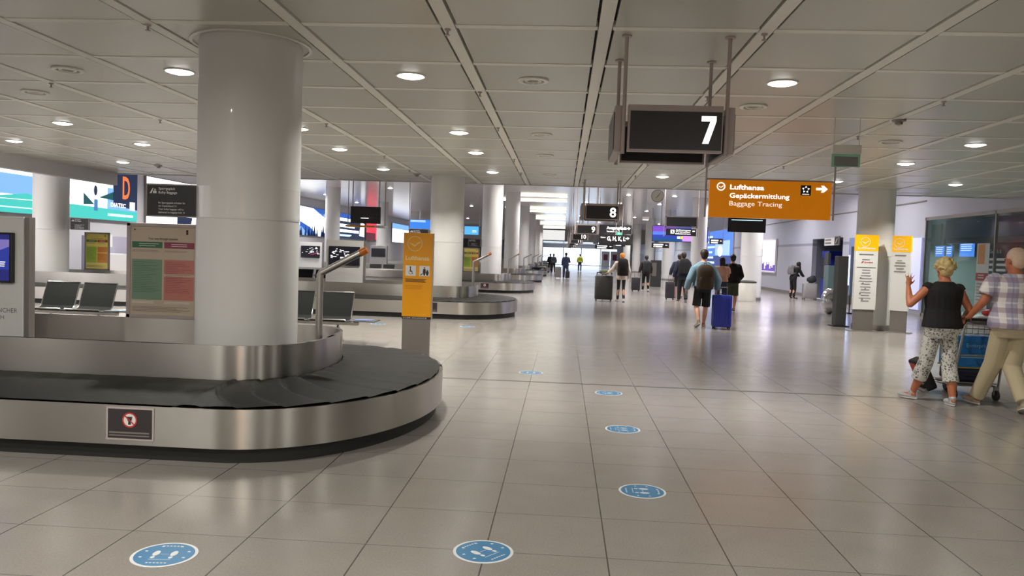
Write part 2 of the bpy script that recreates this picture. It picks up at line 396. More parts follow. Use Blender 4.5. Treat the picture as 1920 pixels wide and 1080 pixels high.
def build_columns():
    def column(x, y, r, z0, z1, label):
        t = thing('round_column', label, 'column', (x, y, z0), 0, None)
        h = z1 - z0; sm = 1.83 - z0
        MB().lathe([(r, 0), (r, sm - .006), (r - .006, sm - .004), (r - .006, sm + .002), (r, sm + .004), (r, h)], None, 72).build('column_shaft', M['column'], t, True)
        MB().lathe([(r + .0015, 1.845 - z0), (r + .0015, 2.13 - z0)], None, 72, cap=False).build('clear_film', M['film'], t, True)
        if z1 < 4:
            MB().lathe([(r + .085, h - .012), (r + .082, h), (r + .055, h), (r + .055, h - .012)], None, 72, closed=True).build('ceiling_collar', M['collar'], t, True)
        if z0 < .1: MB().lathe([(r + .012, 0), (r + .012, .13)], None, 72).build('base_band', M['steel2'], t, True)
        return t
    for k in range(8):
        column(-3.05, 7.38 + BAY * k, .475 if k == 0 else .435, .47, CH + .004 if k < 2 else HC, 'massive white round column rising out of the %s baggage carousel' % ORD[k])
    for k in range(1, 6):
        if k == 2: continue
        column(-13.8, 7.38 + BAY * k, .435, .47, HC, 'white round column at the picture wall end of the %s carousel' % ORD[k])
    for k in range(1, 8):
        column(7.80, 7.38 + BAY * k, .435, 0, CH + .004 if k < 2 else HC, 'white round column in the right hand row, %s' % ('behind two airline signs' if k == 1 else 'with the waste bin at its foot' if k == 2 else '%s along the hall' % ORD[k - 1]))

# ------------------------------------------------------------------ carousel
def loop_pts(tipx, c, b, n1=40, n2=60, xm=-8.3, e=1.):
    def cs(q): v = math.cos(q); return math.copysign(abs(v) ** e, v)
    def sn(q): v = math.sin(q); return math.copysign(abs(v) ** e, v)
    """oval with elliptic ends; right tip at tipx, ends centred c and mirrored about xm; counterclockwise from front left"""
    a = tipx - c; P = []; c2 = 2 * xm - c
    for i in range(n1): P.append((c2 + (c - c2) * i / n1, -b))
    for i in range(n2): q = -PI / 2 + PI * i / n2; P.append((c + a * cs(q), b * sn(q)))
    for i in range(n1): P.append((c + (c2 - c) * i / n1, b))
    for i in range(n2): q = PI / 2 + PI * i / n2; P.append((c2 + a * cs(q), b * sn(q)))
    return P
def wall_loop(m, outer, inner, z0, z1):
    m.rings([[(x, y, z0) for x, y in outer], [(x, y, z1) for x, y in outer], [(x, y, z1) for x, y in inner], [(x, y, z0) for x, y in inner]], None, closed=True)
    return m
def build_carousel():
    t = thing('baggage_carousel', 'nearest stainless baggage carousel, filling the lower left of the hall', 'baggage carousel', (0, 7.40, 0), 0, None)
    O = loop_pts(-1.15, -2.5, 1.98); Oi = loop_pts(-1.19, -2.5, 1.94)
    wall_loop(MB(), O, Oi, .115, .405).build('steel_skirt', M['steel'], t, True)
    MB().prism(loop_pts(-1.21, -2.5, 1.92), .001, .395).build('plinth', M['plinth'], t, True)
    A = loop_pts(-1.185, -2.5, 1.945, 260, 300); B = loop_pts(-2.19, -2.93, 1.055, 260, 300, e=.78)
    n = len(A); S = 14; L = [0]
    for i in range(1, n): L.append(L[-1] + math.hypot((A[i][0] + B[i][0] - A[i - 1][0] - B[i - 1][0]) / 2, (A[i][1] + B[i][1] - A[i - 1][1] - B[i - 1][1]) / 2))
    tot = L[-1] + .03; N = round(tot / .27); per = tot / N
    vs = []; fs = []
    for i in range(n):
        for j in range(S + 1):
            s = j / S; x = A[i][0] * (1 - s) + B[i][0] * s; y = A[i][1] * (1 - s) + B[i][1] * s
            ph = (L[i] + .16 * math.sin(PI * s) - .10 * s) / per; fr = ph - math.floor(ph)
            end = abs(y) < 1.02 * (1.945 * (1 - s) + 1.055 * s) and (x > -2.75 or x < -13.8)
            amp = (.030 if end else .007) * max(0., math.sin(PI * (.04 + .92 * s))) ** .45
            z = .410 + .042 * s + amp * (fr if fr < .93 else (1 - fr) / .07 * .93)
            z += (.005 * math.sin(fr * PI) if end else 0)
            vs.append((x, y, z))
    for i in range(n):
        k = (i + 1) % n
        for j in range(S): fs.append((i * (S + 1) + j, k * (S + 1) + j, k * (S + 1) + j + 1, i * (S + 1) + j + 1))
    MB().add(vs, fs).build('rubber_belt', M['rubber'], t, True)
    I = loop_pts(-2.20, -2.95, 1.04, e=.78); Ii = loop_pts(-2.235, -2.95, 1.005, e=.78)
    wall_loop(MB(), I, Ii, .40, .742).build('island_wall', M['steel'], t, True)
    MB().prism(loop_pts(-2.24, -2.95, 1.0, e=.78), .40, .47).build('island_deck', M['steel2'], t)
    p = MB(); p.tube([(-2.31, -.1, .47), (-2.31, -.1, 1.33), (-2.30, -.1, 1.355), (-1.89, -.1, 1.575)], .034, None, 16).build('sensor_pole', M['steel2'], t, True)
    MB().tube([(-1.925, -.1, 1.556), (-1.86, -.1, 1.591)], .0355, None, 16).build('amber_tip', M['amber'], bpy.data.objects['sensor_pole'], True)
    a = Art(); a.box(-3.275, -1.984, .15, -2.915, -1.9795, .392, M['signframe']); y = -1.985
    a.rect(-3.26, .165, -2.93, .378, mat('plate_black', (.035, .03, .032), .3), y); y -= .001
    a.disc(-3.095, .30, .052, M['dimtext'], y - .001); a.ring(-3.095, .30, .056, .011, M['red'], y - .003)
    a.poly([(-3.115, .325), (-3.075, .325), (-3.08, .30), (-3.087, .29), (-3.085, .268), (-3.105, .268), (-3.103, .29), (-3.11, .30)], M['ink'], y - .0045)
    a.poly([(-3.138, .333), (-3.132, .339), (-3.053, .267), (-3.058, .261)], M['red'], y - .0055)
    a.bars(-3.25, -2.94, .212, 1, .03, .012, M['grey'], y, 3, .1); a.bars(-3.25, -2.94, .189, 1, .03, .009, M['grey'], y, 4, .1)
    a.build('warning_plate', None, t)
    for k in range(1, 9):
        dup(t, (0, 7.40 + BAY * k, 0), '%s stainless baggage carousel down the hall, behind the %s one' % (ORD[k], ORD[k - 1]))
    return t

# ------------------------------------------------------------------ things on the islands
def build_islands():
    # media panel with a television
    def media(k, x, content):
        where = 'at the left edge on the nearest carousel' if (k == 0) else ('facing us behind the bent pole on the second carousel' if (k == 1) else 'on the %s carousel island' % ORD[k])
        t = thing('media_panel', 'white panel with a television, %s' % where + ('' if x > -8 else ', near its far end'), 'display panel', (x, 7.45 + BAY * k, .47))
        MB().box(-.5, 0, 0, .5, .12, 1.33).build('panel_body', M['white'], t, bevel=.006)
        MB().box(.5, .02, 0, .545, .11, 1.33).build('edge_channel', M['alu'], t)
        tv = MB().box(-.415, -.05, .67, .415, 0, 1.17).build('television', M['black'], t, bevel=.008)
        a = Art(); y = -.052
        if content == 'lake':
            a.rect(-.39, .69, .39, 1.15, emi('tv_navy', rgb(38, 40, 120), .8), y)
            a.rect(-.39, .95, .39, 1.10, emi('tv_lilac', rgb(132, 118, 190), .8), y - .001)
            a.poly([(-.39, .9), (-.1, .95), (.1, .92), (.39, 1.03), (.39, .8), (-.39, .8)], emi('tv_blue', rgb(45, 60, 160), .8), y - .002)
            a.bars(.2, .38, .88, 3, .02, .008, emi('tv_white', (1, 1, 1), 1.2), y - .003, 5)
        elif content == 'mex':
            a.rect(-.39, .69, .39, 1.15, emi('tv_dark', rgb(14, 10, 34), .5), y); w = emi('tv_white', (1, 1, 1), 1.2)
            r = random.Random(k * 7 + 1)
            for q in range(26): u = -.37 + r.random() * .7; v = .82 + r.random() * .28; a.rect(u, v, u + .02 + r.random() * .09, v + .012 + .012 * r.random(), w, y - .001)
            a.text('MEX', .02, .9, .055, w, y - .002, .01)
            a.poly([(-.05, .78), (.25, .86), (.37, .93), (.37, .91), (.2, .82)], emi('tv_pink', rgb(230, 60, 120), .9), y - .002)
        else: a.rect(-.39, .69, .39, 1.15, mat('tv_off', (.02, .02, .035), .15), y)
        a.build('screen', None, tv)
        a = Art()
        if k == 0:
            a.text('MÜNCHER', .44, .37, .045, M['grey'], -.001, align='r'); a.text('CH', .30, .30, .045, M['grey'], -.001, align='r')
        else: a.bars(-.42, .42, .57, 1, .06, .02, M['dimtext'], -.001, k, .2); a.bars(-.42, .42, .50, 2, .03, .012, M['dimtext'], -.001, k + 9, .3)
        a.build('lettering', None, t)
    media(0, -5.88, 'lake'); media(1, -5.76, 'mex'); media(2, -10.9, 'mex'); media(3, -11.0, 'off')
    # information boards beside the columns
    def board(k, x, pal, label):
        paper, t1, t2, g1, g2 = pal
        t = thing('customs_board', label, 'information board', (x, 8.40 + BAY * k, .743))
        m = MB(); W, H0, H1 = (.415 if k == 0 else .365), 0., 1.06
        m.box(-W, 0, H0, -W + .045, .05, H1); m.box(W - .045, 0, H0, W, .05, H1); m.box(-W, 0, H1 - .04, W, .05, H1); m.box(-W, 0, H0, W, .05, H0 + .04)
        m.build('board_frame', M['signframe'] if k == 0 else M['alu'], t, bevel=.004)
        a = Art(); y = .012; x0, x1 = -W + .045, W - .045
        a.box(x0, y, H0 + .04, x1, y + .02, H1 - .04, paper)
        def X(u): return x0 + (x1 - x0) * u
        def Z(v): return H0 + .04 + (H1 - H0 - .08) * v
        a.text('Your way through customs', X(.5), Z(.855), .026, M['ink'], y - .003, .008, align='c', width=.34)
        a.rect(X(.02), Z(.76), X(.49), Z(.83), t1, y); a.rect(X(.52), Z(.76), X(.985), Z(.83), t2, y)
        a.rect(X(.02), Z(.17), X(.49), Z(.63), g1, y); a.rect(X(.52), Z(.47), X(.985), Z(.63), g2, y); a.rect(X(.52), Z(.17), X(.985), Z(.44), g2, y)
        for u0, u1, sd in ((.05, .45, 1), (.55, .95, 2)):
            a.bars(X(u0 + .08), X(u1), Z(.81), 2, .022, .006, M['dimtext'], y - .003, sd)
            a.bars(X(u0 - .02), X(u1), Z(.735), 2, .012, .003, M['grey'], y - .003, sd + 3)
            a.bars(X(u0 - .02), X(u1), Z(.15), 2, .014, .006, M['dimtext'], y - .003, sd + 5)
            a.bars(X(u0), X(u1), Z(.60), 18, .0195, .0035, t1 if sd == 1 else t2, y - .003, sd + 7, .6)
        a.bars(X(.03), X(.95), Z(.09), 4, .016, .004, M['grey'], y - .003, 8)
        a.rect(X(.86), Z(.92), X(.89), Z(.975), M['ink'], y - .003); a.disc(X(.06), Z(.965), .008, M['ink'], y - .003)
        a.build('printed_sheet', None, t)
        for i, u in enumerate((.43, .65, .78)): pass
    p0 = (M['paper'], M['dgreen'], M['wine'], M['sgreen'], M['rose']); p1 = (M['lyellow'], M['mgreen'], M['brick'], M['lgreen'], M['lorange'])  # one print: shade put into the first palette, light into the second
    board(0, -4.45, p0, 'tall grey framed customs notice with green and red columns, beside the nearest column')
    board(2, -4.03, p1, 'yellow customs notice with green and orange fields beside the column of the third carousel')
    board(1, -13.15, p1, 'yellow customs notice beside the left row column, above the second carousel')
    board(3, -4.1, p1, 'yellow customs notice on the fourth carousel, mostly behind its column')
    def bulky(k, x, side, label):
        t = thing('bulky_baggage_sign', label, 'sign', (x, 7.38 + BAY * k, 1.845))
        MB().box(-.265, 0, 0, .265, .05, .32).build('sign_case', M['alu'], t, bevel=.004)
        MB().box(*( (.265, .01, .02, .3, .04, .30) if side > 0 else (-.3, .01, .02, -.265, .04, .30))).build('wall_bracket', M['alu'], t)
        a = Art(); a.rect(-.25, .012, .245, .305, M['dark'], -.0005); y = -.003; tm = M['dimtext']
        a.text('Sperrgepäck', -.135, .262, .024, tm, y, .012); a.text('Bulky Baggage', -.135, .225, .024, tm, y, .012)
        a.poly([(-.225, .225), (-.205, .225), (-.185, .275), (-.195, .275)], tm, y); a.rect(-.19, .225, -.155, .25, tm, y); a.disc(-.17, .262, .008, tm, y)
        for i, s in enumerate(('Ihr Sperrgepäck erhalten Sie', 'am Gepäckband 13', 'Your bulky baggage will be', 'delivered to baggage belt 13')):
            a.text(s, -.135, .128 - i * .031, .017, tm, y, .006)
        a.build('sign_face', None, t)
    bulky(0, -3.82, 1, 'black bulky baggage notice on the left side of the nearest column')
    bulky(1, -3.79, 1, 'black bulky baggage notice just above the yellow airline stand, on the second column')
    bulky(2, -3.79, 1, 'black bulky baggage notice on the third column')
    bulky(1, -13.0, -1, 'black bulky baggage notice on the left row column, over a yellow notice')
    t = thing('bulky_baggage_sign', 'grey sign box seen on the left side of the left row column', 'sign', (-14.45, 7.38 + BAY, 1.845))
    MB().box(-.12, 0, 0, .12, .1, .3).build('sign_case', M['alu'], t, bevel=.01); MB().box(.12, .03, .05, .32, .06, .25).build('wall_bracket', M['alu'], t)

# ------------------------------------------------------------------ hanging signs
def build_signs():
    def numbered(k, num):
        y0 = 6.86 + BAY * k; top = (CH + .004 if k < 2 else HC)
        t = thing('belt_number_sign', '%s hanging black number sign along the hall, its white figure reading %s' % (ORD[k], num), 'hanging sign', (.92, y0, 2.52))
        W, D = .44, .85
        for i, (x, y) in enumerate(((-W, 0), (W, 0), (-W, D), (W, D))):
            MB().tube([(x, y, -.02), (x, y, top - 2.52)], .017, None, 12).build('pole', M['signframe'], t, True)
            if k < 3: MB().lathe([(.045, top - 2.532), (.045, top - 2.52)], None, 20, (x, y, 0)).build('ceiling_flange', M['signframe'], t, True)
        fw = .405
        def face(ox, oy, rz, w, digits):
            b = MB().box(-w, -.035, 0, w, .035, .40).build('display_case', M['signframe'], t, bevel=.005, loc=(ox, oy, 0), rz=rz)
            MB().box(-w + .02, -.042, .02, w - .012, .042, .345).build('display', M['dark'], b)
            if digits:
                a = Art(); z0, h = .075, .235
                if num == '7':
                    X = w - .185; a.poly([(X, z0 + h), (X + .125, z0 + h), (X + .125, z0 + h - .045), (X + .065, z0), (X + .012, z0), (X + .075, z0 + h - .045), (X, z0 + h - .045)], M['wtext'], -.043)
                else: a.text(num, w - .05, z0, h, M['wtext'], -.045, .02, align='r')
                a.build('numeral', None, b)
        face(0, .0, 0, fw, True); face(0, D, PI, fw, False)
        face(W + .04, D / 2, PI / 2, .40, False); face(-W - .04, D / 2, -PI / 2, .40, False)
    for k, n in enumerate(('7', '8', '9', '10', '11', '12', '13', '14')): numbered(k, n)
    # orange baggage tracing sign
    t = thing('airline_sign', 'long orange hanging sign for baggage tracing with a white arrow', 'hanging sign', (3.65, 14.3, 2.38))
    MB().box(-1.07, -.04, 0, 1.07, .04, .67).build('light_box', M['orange'], t, bevel=.004)
    MB().box(-1.12, -.02, .67, 1.12, .02, .70).build('top_rail', M['signframe'], t)
    for x in (-1.13, 1.13): MB().tube([(x, 0, .0), (x, 0, CH - 2.39)], .016, None, 12).build('pole', M['signframe'], t, True)
    a = Art(); y = -.042; w = M['wtext']
    a.ring(-.87, .55, .075, .014, w, y); a.crane(-.87, .55, .062, w, y)
    a.text('Lufthansa', -.71, .505, .085, w, y, .024, .60); a.text('Gepäckermittlung', -.71, .355, .085, w, y, .014, 1.05)
    a.text('Baggage Tracing', -.71, .215, .085, mat('soft_backlit', (.7, .6, .55), .4, emis=(1, .86, .76), es=.9), y, 0, .93)
    a.rect(.53, .43, .71, .61, M['dark'], y)
    for i in range(5):
        q = PI / 2 + i * 2 * PI / 5; cx, cz = .62 + .045 * math.cos(q), .535 + .04 * math.sin(q)
        a.poly([(cx + .024 * math.cos(q), cz + .024 * math.sin(q)), (cx + .018 * math.cos(q + 2), cz + .018 * math.sin(q + 2)), (cx + .01 * math.cos(q + 3.6), cz + .01 * math.sin(q + 3.6)), (cx + .02 * math.cos(q - 1.6), cz + .02 * math.sin(q - 1.6))], w, y - .003)
    a.bars(.56, .68, .455, 1, .01, .008, w, y - .003, 1, 0)
    a.poly([(.80, .53), (.80, .57), (.91, .57), (.885, .61), (.93, .61), (1.0, .55), (.93, .49), (.885, .49), (.91, .53)], w, y)
    a.build('sign_face', None, t)
    # emergency exit sign seen edge-on glass
    t = thing('exit_sign', 'small hanging emergency sign with a grey face and green glass edge', 'hanging sign', (3.625, 10.47, 2.87))
    MB().box(-.185, -.035, .17, .185, .035, .285).build('housing', M['rib'], t, bevel=.008)
    MB().box(-.18, -.012, 0, .18, .012, .17).build('glass_plate', mat('green_glass', rgb(150, 190, 165), .1, emis=rgb(150, 225, 180), es=.04), t)
    MB().box(-.15, -.016, .012, .15, -.0125, .135).build('sign_face', mat('sign_grey', rgb(140, 142, 140), .4), t)
    for x in (-.16, .16): MB().tube([(x, 0, .28), (x, 0, CH - 2.872)], .003, None, 6).build('suspension_wire', M['signframe'], t)
    # monitors and far signs
    def hung(name, label, cat, x, y, z, w, h, d=.06, top=HC, body='dark', pole=True, frame='signframe', dx=None):
        t = thing(name, label, cat, (x, y, z))
        MB().box(-w / 2, -d / 2, 0, w / 2, d / 2, h).build('sign_case', M[body], t, bevel=.004)
        dx = dx if dx is not None else w / 2 + .02
        if pole:
            for s in (-dx, dx): MB().tube([(s, 0, 0), (s, 0, top - z)], .018, None, 8).build('pole', M[frame], t, True)
        return t
    t = hung('hanging_monitor', 'dark hanging monitor with a thin white light line, below the orange sign', 'monitor', 5.95, 26, 2.55, 1.22, .46, dx=.4)
    MB().box(-.5, -.036, .385, .5, -.031, .405).build('status_bar', emi('bar_white', rgb(190, 225, 235), 1.6), t)
    t = hung('hanging_monitor', 'black hanging monitor between the columns, over a flat yellow sign', 'monitor', -5.93, 23, 2.35, .90, .5, .08, dx=.40)
    MB().box(-.14, -.046, .15, .10, -.041, .165).build('status_bar', M['wtext'], t)
    for s in (-.56, .56): MB().tube([(s, .1, -.1), (s, .1, HC - 2.35)], .014, None, 8).build('pole', M['signframe'], t, True)
    t = hung('ceiling_plate_sign', 'flat tilted yellow sign hanging under the black monitor', 'hanging sign', -5.93, 23.1, 2.24, 1.14, .05, .5, 2.36, 'yellow', False)
    MB().box(.3, -.26, -.005, .6, .26, .055).build('end_cap', M['rib'], t)
    t = hung('departures_screen', 'light blue hanging flight information screen behind the yellow airline stand', 'monitor', -6.5, 35, 2.5, 1.0, .5)
    a = Art(); a.rect(-.49, .01, .49, .49, emi('fids_blue', rgb(60, 130, 230), 1.1), -.031); a.bars(-.45, .45, .46, 2, .05, .025, emi('fids_white', rgb(200, 225, 255), 1.4), -.034, 2); a.build('screen', None, t)
    t = hung('departures_screen', 'small blue hanging screen left of the third column', 'monitor', -5.95, 50, 2.72, .95, .55)
    a = Art(); a.rect(-.46, .01, .46, .54, emi('fids_cyan', rgb(90, 180, 245), 1.1), -.031); a.bars(.05, .4, .3, 2, .09, .05, emi('fids_white', rgb(200, 225, 255), 1.4), -.034, 2); a.build('screen', None, t)
    # arrivals group
    t = hung('direction_sign', 'two tier black hanging sign with arrow text, in front of the curved screen', 'hanging sign', 4.72, 32, 2.93, 1.2, .36, .08, dx=.68)
    fr = MB(); fr.box(-.64, -.05, .36, .64, .05, .40); fr.box(-.64, -.05, -.06, .64, .05, -.02); fr.box(-.64, -.05, -.06, -.60, .05, .4); fr.box(.60, -.05, -.06, .64, .05, .4); fr.build('sign_frame', M['alu'], t)
    lo = MB().box(-.6, -.04, -.38, .6, .04, -.10).build('lower_case', M['dark'], t)
    a = Art(); y = -.042; a.rect(-.42, -.3, -.27, -.15, M['wtext'], y)
    a.poly([(-.40, -.17), (-.36, -.17), (-.30, -.25), (-.30, -.28), (-.34, -.28)], M['dark'], y - .004)
    for i, s in enumerate(('Ankommen', 'Transfer', 'Infozentrum')): a.text(s, -.22, -.175 - i * .075, .055, M['wtext'], y, .02, .6)
    a.poly([(.45, -.2), (.45, -.17), (.5, -.17), (.5, -.15), (.56, -.185), (.5, -.22), (.5, -.2)], M['wtext'], y); a.build('sign_face', None, lo)
    for x in (-.68, .68): MB().tube([(x, .0, -.42), (x, .0, 0)], .018, None, 8).build('pole', M['signframe'], t, True)
    # exit / gates sign
    t = hung('exit_direction_sign', 'black hanging sign Ausgang Exit over gates G, H, K, L', 'hanging sign', 3.13, 48, 3.02, 1.95, .54, .12, dx=.99)
    lo = MB().box(-.98, -.06, -.68, .94, .06, -.06).build('lower_case', M['dark'], t)
    for a_, z0 in ((-1.05, .0), (-1.05, -.66)): MB().box(a_ - .28, .05, z0, a_ + .02, .13, z0 + .5).build('side_case', M['charcoal'], t)
    a = Art(); y = -.062; w = M['wtext']; a.text('Ausgang/Exit', -.55, .27, .17, w, y, .03, 1.2); a.text('Terminal 1, 2, Z', -.55, .09, .09, w, y, .01, .8)
    a.poly([(.68, .30), (.68, .36), (.78, .36), (.76, .42), (.90, .35), (.78, .24), (.80, .30)], w, y); a.build('sign_face', None, t)
    a = Art(); a.text('Gates', -.9, -.28, .09, w, y, .0, .3); a.text('G, H, K, L', -.5, -.42, .25, w, y, .03, 1.12)
    a.poly([(.62, -.3), (.62, -.24), (.74, -.24), (.72, -.18), (.86, -.25), (.74, -.36), (.76, -.3)], w, y); a.build('sign_face', None, lo)
    t = hung('running_man_sign', 'small green lit emergency exit sign between the two exit panels', 'hanging sign', 3.32, 47.6, 2.93, .34, .18, .05)
    a = Art(); a.rect(-.16, .01, .16, .17, emi('exit_green', rgb(60, 200, 140), 1.6), -.026); a.poly([(-.02, .15), (.03, .13), (.02, .06), (-.06, .04), (-.05, .1)], w, -.029); a.build('sign_face', None, t)
    for (x, yy, z, w_, lab) in ((6.85, 56, 2.35, 1.2, 'small black arrow sign under the curved purple screen'), (5.0, 70, 2.55, .9, 'small dark arrow sign left of the curved purple screen'), (9.6, 50, 2.62, .8, 'small black arrow sign in front of the large blue picture'), (3.2, 62, 2.2, 1.4, 'small black sign under the gates sign')):
        t = hung('direction_sign', lab, 'hanging sign', x, yy, z, w_, .36); a = Art()
        a.bars(-w_ * .4, w_ * .2, .28, 2, .14, .08, w, -.031, 3); a.poly([(w_ * .3, .18), (w_ * .3, .24), (w_ * .45, .21)], w, -.031); a.build('sign_face', None, t)
    # curved led screen
    t = thing('curved_led_screen', 'wide curved purple and blue screen hanging beyond the arrow signs', 'screen', (7.3, 50, 2.68))
    n = 24; R = 2.6
    def arc(u0, u1, z0, z1, off, m, mb):
        vs = []; fs = []; K = 12
        for i in range(K + 1):
            u = u0 + (u1 - u0) * i / K; vs += [(u, -off - .5 * math.cos(u / 1.75 * 1.2), z0), (u, -off - .5 * math.cos(u / 1.75 * 1.2), z1)]
        for i in range(K): fs.append((2 * i, 2 * i + 2, 2 * i + 3, 2 * i + 1))
        mb.add(vs, fs, m)
    bk = MB(); K = 24
    bk.rings([[(u, -.5 * math.cos(u / 1.75 * 1.2) + dy, z) for u in [-1.75 + 3.5 * i / K for i in range(K + 1)] ] for dy, z in ((0, 0), (0, 1.0), (.12, 1.0), (.12, 0))], None, closed=True, cap=False)
    bk.build('screen_case', M['charcoal'], t)
    sc = MB(); arc(-1.72, 1.72, .03, .97, .012, emi('led_deep', rgb(40, 60, 170), 1.2), sc); arc(-1.72, -.3, .6, .97, .016, emi('led_violet', rgb(120, 70, 190), 1.2), sc)
    arc(-1.72, -.2, .42, .62, .018, emi('led_blue', rgb(80, 120, 230), 1.3), sc); arc(-1.72, .0, .03, .22, .018, emi('led_teal', rgb(20, 80, 140), 1.), sc); arc(.1, 1.0, .05, .42, .018, emi('led_pink', rgb(190, 130, 230), 1.4), sc)
    arc(.95, 1.6, .08, .9, .022, emi('led_pale', rgb(200, 230, 255), 2.), sc); arc(-.22, -.05, .2, .34, .024, M['wtext'], sc); arc(-.02, .12, .18, .36, .024, emi('led_yellow', rgb(230, 210, 60), 1.4), sc); arc(.0, .95, .62, .7, .022, emi('led_cyan', rgb(80, 190, 255), 1.8), sc)
    sc.build('picture', None, t); 
    for x in (-1.2, 1.2): MB().tube([(x, -.2, 1.0), (x, -.2, HC - 2.68)], .03, None, 8).build('pole', M['signframe'], t, True)
    # clock
    t = thing('hanging_clock', 'round pale double faced clock at the ceiling edge', 'clock', (2.58, 22.2, 3.35))
    MB().lathe([(.18, -.03), (.18, .03)], None, 32).build('clock_case', M['rib'], t, True).rotation_euler = (PI / 2, 0, 0)
    a = Art(); a.ring(0, 0, .17, .01, M['grey'], -.032); a.poly([(-.006, -.02), (.07, .10), (.08, .095), (.01, -.02)], M['ink'], -.033); a.poly([(-.05, -.06), (0, .005), (.01, 0), (-.04, -.065)], M['ink'], -.033); a.build('clock_hands', None, t)
    MB().tube([(0, 0, .18), (0, 0, HC - 3.35)], .01, None, 8).build('rod', M['rib'], t)
    t = thing('hanging_light_box', 'small grey box with a white light line hanging near the arrow sign', 'hanging sign', (4.1, 40, 3.55)); MB().box(-.17, -.04, 0, .17, .04, .14).build('housing', M['alu'], t); MB().box(-.15, -.045, -.03, .15, .045, 0).build('light_line', M['wtext'], t); MB().tube([(0, 0, .14), (0, 0, HC - 3.55)], .008, None, 6).build('rod', M['alu'], t)
